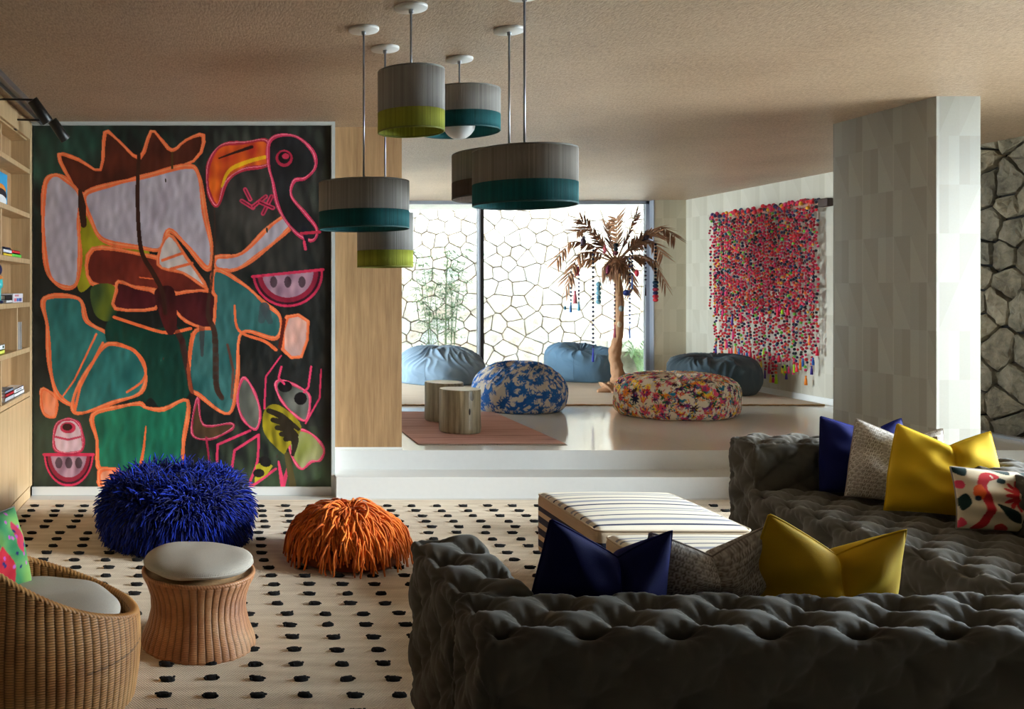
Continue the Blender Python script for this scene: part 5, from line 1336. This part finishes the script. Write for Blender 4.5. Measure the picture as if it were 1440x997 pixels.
NV_, DB, TQ_ = (30, 34, 66), (26, 30, 44), (60, 70, 96)
garland(798, 380, 439, -.1, [NV_, TQ_], (14, .022, (20, 90, 150)), 'navy bead garland ending in a deep blue tassel, leftmost strand on the palm')
garland(816.5, 356, 437, .05, [NV_, (90, 60, 90), NV_], (13, .024, (90, 160, 196)), 'navy bead garland ending in a pale blue tassel, second strand on the palm')
garland(824, 350, 507, -.2, [DB, NV_, NV_], (19, .018, (40, 50, 160)), 'longest dark bead garland on the palm, its royal blue tassel over a bean bag', br=.015, gap=.050)
garland(858, 398, 474, -.12, [(120, 80, 90), DB], (18, .022, (170, 84, 100)), 'bead garland left of the palm trunk with a dusty pink tassel')
garland(879, 356, 475, -.12, [NV_, (50, 60, 110)], (17, .012, (50, 90, 170)), 'navy bead garland right of the palm trunk with a slim blue tassel')
garland(873.5, 355, 407, -.28, [DB, NV_], (19, .016, (84, 110, 180)), 'short dark garland with a periwinkle tassel against the top of the palm trunk')
garland(905, 346, 416, -.05, [DB, (50, 30, 40), DB], (16, .012, (50, 30, 36)), 'dark bead garland with a thin near-black tassel on the right of the palm')
garland(916, 342, 396, -.1, [DB, (24, 40, 50)], None, 'black bead cord over the red and navy tassel, rightmost on the palm', br=.015, gap=.040)
def ornament(px, y0, y1, yo, kind, cs, label, w=.03, cat='ornament'):
    p = pw(px, y0); p[1] += yo; h = (y1-y0)*PD/F; r = empty('hanging_ornament', tuple(p)); tag(r, label, cat)
    MB().tube([(0, 0, .07), (0, 0, -.01)], .0018, 5).build('cord', CM((80, 60, 60)), r)
    if kind == 'bird':
        MB().ball((0, 0, -h*.55), (w, w*.9, h*.40), nu=16, nv=10).build('body', CM(cs[0]), r); MB().ball((w*.25, 0, -h*.14), (w*.62, w*.6, w*.62), nu=12, nv=8).build('head', CM(cs[0]), r)
        MB().tube([(0, 0, -h*.8), (-w*1.3, 0, -h)], [w*.5, w*.15], 8).build('tail', CM(cs[1]), r); MB().tube([(w*.7, 0, -h*.14), (w*1.35, 0, -h*.18)], [w*.22, .001], 6).build('beak', CM(cs[1]), r)
    elif kind == 'stack':
        n = len(cs)
        for i, c in enumerate(cs): MB().ball((0, 0, -h*(i+.5)/n), (w*(1-.12*(i % 2)), w*(1-.12*(i % 2)), h/n*.60), nu=16, nv=8).build('pompom', CM(c), r)
    else: tassel(r, (0, 0, 0), h, w, cs[0])
ornament(815, 333, 347, -.1, 'bird', [(70, 54, 70), (60, 40, 50)], 'small dusky purple bird ornament hanging at the left fronds')
ornament(897, 326, 340, -.2, 'bird', [(58, 44, 62), (40, 30, 40)], 'larger dark plum bird ornament perched among the right fronds', .034)
ornament(850, 344, 360, -.3, 'stack', [(20, 22, 26), (24, 40, 44), (90, 30, 40)], 'black and red pompom ornament above the crown of the palm', .028)
ornament(804, 376, 389, -.15, 'bird', [(190, 50, 84), (150, 40, 60)], 'bright pink ornament low on the left fronds', .026)
ornament(839, 374, 387, -.3, 'bird', [(110, 34, 60), (80, 30, 60)], 'wine red ornament left of the palm crown', .024)
ornament(837.5, 345, 358, -.25, 'bird', [(196, 90, 100), (160, 60, 80)], 'salmon pink ornament above the wine red one', .018)
ornament(829, 397, 427, -.25, 'stack', [(110, 160, 180), (104, 156, 178), (120, 168, 186), (100, 150, 174), (120, 170, 188)], 'thick pale blue yarn tube hanging beside the longest garland', .030)
ornament(811, 409, 427, .05, 'tassel', [(200, 110, 120)], 'dusty pink tassel between the two leftmost garlands', .034)
ornament(855, 385, 416, -.3, 'tassel', [(150, 110, 70)], 'ochre straw tassel just left of the palm trunk', .030)
ornament(863, 408, 415, -.32, 'stack', [(34, 52, 120)], 'single royal blue pompom against the palm trunk', .036)
ornament(876.5, 381, 389, -.34, 'stack', [(210, 60, 80)], 'single coral pompom right of the palm crown', .024)
ornament(804, 431, 436, .2, 'stack', [(40, 100, 120)], 'tiny teal pompom beside the leftmost blue tassel', .014)
ornament(863, 430, 437, -.2, 'stack', [(120, 136, 140)], 'grey pompom hanging left of the trunk, halfway down', .030)
ornament(863, 452, 459, -.15, 'stack', [(190, 170, 140)], 'cream pompom beside the trunk above its bulge', .026)
ornament(916, 395, 424, -.1, 'stack', [(22, 60, 84), (20, 50, 76), (150, 36, 60), (40, 40, 90), (190, 40, 60), (210, 50, 60)], 'big navy and red pompom cluster at the right end of the palm', .034)

# ================================================================ POMPOM WALL HANGING
def hanging():
    x = XR-.075; ya, yb = 9.50, 11.52; z = 2.42
    r = empty('pompom_wall_hanging', (XR-.06, (ya+yb)/2, z)); tag(r, 'wall hanging of many strings of bright red, pink, orange and blue pompoms', 'wall hanging'); o = np.array([XR-.06, (ya+yb)/2, z])
    q = np.random.default_rng(21)
    MB().tube([(0, ya-o[1]-.06, -.01), (0, yb-o[1], 0)], .022, 14).build('rod', CM((196, 150, 130)), r)
    MB().rbox(-.035, .03, ya-o[1]-.17, ya-o[1]-.02, -.05, .035, .008, 2).build('bracket', plain('dark_wood_block', (50, 30, 22), .6), r, smooth=False)
    MB().rbox(-.03, .03, -.03, .0, -.04, .03, .006, 2).build('bracket', plain('dark_wood_block', (50, 30, 22), .6), r, smooth=False)
    MB().ball((0, yb-o[1]+.03, 0), (.035, .06, .04), nu=14, nv=8).build('rod_end', CM((110, 20, 60)), r)
    pal = [(206, 24, 58)]*7+[(226, 40, 50)]*5+[(214, 30, 90)]*4+[(150, 18, 44)]*3+[(226, 60, 110)]*2+[(30, 30, 72)]*3+[(24, 24, 34)]*3+[(232, 100, 36)]*2+[(236, 176, 40)]+[(30, 90, 120)]*1+[(60, 40, 110)]*1+[(110, 200, 60)]
    pal = np.array([srgb(c)*.8 for c in pal])
    POM = vcol('pompom_wool', .9, .4, bump=.6, bscale=120)
    # a wool ball as lat-long mesh
    nu, nv = 8, 6; ph = np.linspace(0, PI, nv); th = np.arange(nu)*2*PI/nu
    U = np.stack([np.outer(np.cos(th), np.sin(ph)), np.outer(np.sin(th), np.sin(ph)), np.tile(np.cos(ph), (nu, 1))], -1).reshape(-1, 3); Qb = grid_quads(nu, nv, wu=True)
    def balls(ps, rs, cs):
        n = len(ps); V = (ps[:, None]+U[None]*rs[:, None, None]*q.uniform(.93, 1.07, (n, len(U), 1))).reshape(-1, 3)
        Q = (Qb[None]+(np.arange(n)*len(U))[:, None, None]).reshape(-1, 4); return V, Q, np.repeat(cs, len(U), axis=0)
    # along the rod
    m = 110; ps = np.stack([q.uniform(-.05, .0, m), np.linspace(ya-o[1]+.0, yb-o[1], m), q.uniform(-.012, .05, m)], 1)
    V, Q, c = balls(ps, q.uniform(.018, .026, m), pal[q.integers(len(pal), size=m)]); link('rod_pompoms', npmesh('rod_pompoms', V, Q, True, c), POM, r)['kind'] = 'stuff'
    ns = 86; yy = np.linspace(ya+.015, yb-.01, ns)
    bright = [(214, 30, 60), (226, 50, 80), (30, 90, 170), (236, 130, 30), (170, 220, 40), (206, 40, 110), (60, 40, 130), (220, 40, 60), (232, 210, 70)]
    for i, y in enumerate(yy):
        layer = i % 2; fy = (y-ya)/(yb-ya)
        # hem: dense part to about 1.05 m, straggling ends below
        hem = np.interp(fy, [0, .2, .35, .5, .62, .8, 1], [.80, .70, .62, .78, .80, .86, .80])
        zb = (1.28+q.uniform(-.08, .08)) if layer else hem+q.normal(0, .10)-(.15 if q.random() < .18 else 0)
        zb = max(zb, .52); L = z-zb; xo = -.012-.03*layer+q.normal(0, .006)
        k = int(L/.0385); zz = -.03-q.uniform(0, .038)-np.arange(k)*.0385+q.normal(0, .004, k)
        keep = q.random(k) > (.06 if layer else .12); zz = zz[keep]; n = len(zz)
        ps = np.stack([np.full(n, xo)+q.normal(0, .007, n), np.full(n, y-o[1])+q.normal(0, .006, n), zz], 1)
        big = q.random(n) < .06; rs = q.uniform(.0135, .0175, n)*np.where(big, 1.35, 1)
        V, Q, c = balls(ps, rs, pal[q.integers(len(pal), size=n)]*q.uniform(.8, 1.15, (n, 1)))
        mb = MB().add(V, Q, col=np.clip(c, 0, 1)); mb.tube([(xo, y-o[1], 0), (xo, y-o[1], -L)], .0018, 4, col=srgb((220, 200, 190)))
        s = mb.build('pompom_string', POM, r, col=True)
        if not layer or q.random() < .3:
            c = bright[q.integers(len(bright))]; tassel(s, (xo, y-o[1], -L), q.uniform(.07, .13), q.uniform(.016, .026), c)
hanging()

# ================================================================ COURT PLANTS AND BENCH
GRN = plain('thin_bamboo_leaf', (112, 142, 100), .6); STM = plain('bamboo_cane', (126, 146, 104), .6)
def bamboo():
    d = 13.5; b = W(613, 531, d); b[2] = .165; r = empty('bamboo_plant', tuple(b)); tag(r, 'wispy green bamboo growing outside the window in front of the pale stone wall', 'plant')
    q = np.random.default_rng(6); lv = []
    for s in range(9):
        x0 = q.uniform(-.22, .26); h = q.uniform(1.35, 2.05); lx = q.uniform(-.18, .18); y0 = q.uniform(-.15, .15)
        P = cr([(x0, y0, 0), (x0+lx*.3, y0, h*.35), (x0+lx*.8, y0+.05, h*.7), (x0+lx*1.6, y0+.05, h)], False, 5); MB().tube(P, np.linspace(.009, .003, len(P)), 6).build('cane', STM, r)
        for i in range(34):
            k = q.integers(5, len(P)); p = P[k]; a = q.uniform(0, 2*PI); l = q.uniform(.08, .30)
            e = np.array([math.cos(a)*l, math.sin(a)*l*.6, q.uniform(-.05, .12)]); 
            for j in range(7): lv.append((p+e*q.uniform(.2, 1.05), q.uniform(0, 2*PI), q.uniform(.07, .13)))
    V = []; Q = []; n = 0
    for p, a, l in lv:
        e = np.array([math.cos(a), math.sin(a)*.7, q.uniform(-.7, .1)]); e /= np.linalg.norm(e); w = np.cross(e, [0, .4, 1.]); w /= np.linalg.norm(w)
        V += [p, p+e*l*.45+w*.007, p+e*l, p+e*l*.45-w*.007]; Q.append((n, n+1, n+2, n+3)); n += 4
    MB().add(V, np.array(Q)).build('leaves', GRN, r)['kind'] = 'stuff'
bamboo()
def fern(px, d, h, label, seed):
    b = W(px, 530, d); b[2] = .165; r = empty('fern_plant', tuple(b)); tag(r, label, 'plant'); q = np.random.default_rng(seed)
    for i in range(16):
        a = q.uniform(0, 2*PI); o = q.uniform(.15, .42); hh = h*q.uniform(.5, 1)
        P = cr([(0, 0, 0), (o*.3*math.cos(a), o*.3*math.sin(a), hh*.6), (o*.8*math.cos(a), o*.8*math.sin(a), hh), (o*1.4*math.cos(a), o*1.4*math.sin(a), hh*.85)], False, 5); mb = MB().tube(P, np.linspace(.006, .002, len(P)), 5)
        for k in range(4, len(P)-1):
            for s in (-1, 1):
                e = np.array([-math.sin(a)*s, math.cos(a)*s, -.15])*.5+(P[k+1]-P[k])/np.linalg.norm(P[k+1]-P[k])*.6; e /= np.linalg.norm(e); l = .13; w = np.array([0, 0, 1.])*.006+e[[1, 0, 2]]*np.array([-.012, .012, 0])
                mb.add([P[k], P[k]+e*l*.5+w, P[k]+e*l, P[k]+e*l*.5-w], [(0, 1, 2, 3)])
        mb.build('frond', plain('fern_green', (112, 142, 92), .6), r)
fern(900, 13.35, .66, 'green feathery fern outside the right end of the window', 3)
fern(893, 13.9, .55, 'small green fern outside, beside the stone bench', 5)
def bench():
    d = 13.6; b = W(884, 500, d); r = empty('stone_bench', (b[0], d, .162)); tag(r, 'pale stone slab bench on a rough boulder outside the right part of the window', 'bench')
    sm = stone_mat('bench_stone', (170, 160, 146), (214, 206, 192), (232, 226, 214), .6)
    V, Q = rounded_box(-.42, .32, -.22, .22, .42, .60, .02, 3); f = fnoise(3, 3, 8, 1, 4); V = V+.008*f(V)[:, None]; MB().add(V, Q).build('slab', sm, r, smooth=True, col=True)
    V, Q = rounded_box(-.20, .16, -.17, .17, 0, .43, .08, 6); V = V+.03*f(V*1.5)[:, None]*np.array([1, 1, 0]); bs = stone_mat('boulder_stone', (84, 80, 66), (128, 122, 104), (160, 152, 132), .8)
    MB().add(V, Q).build('boulder', bs, r, smooth=True, col=True)
bench()
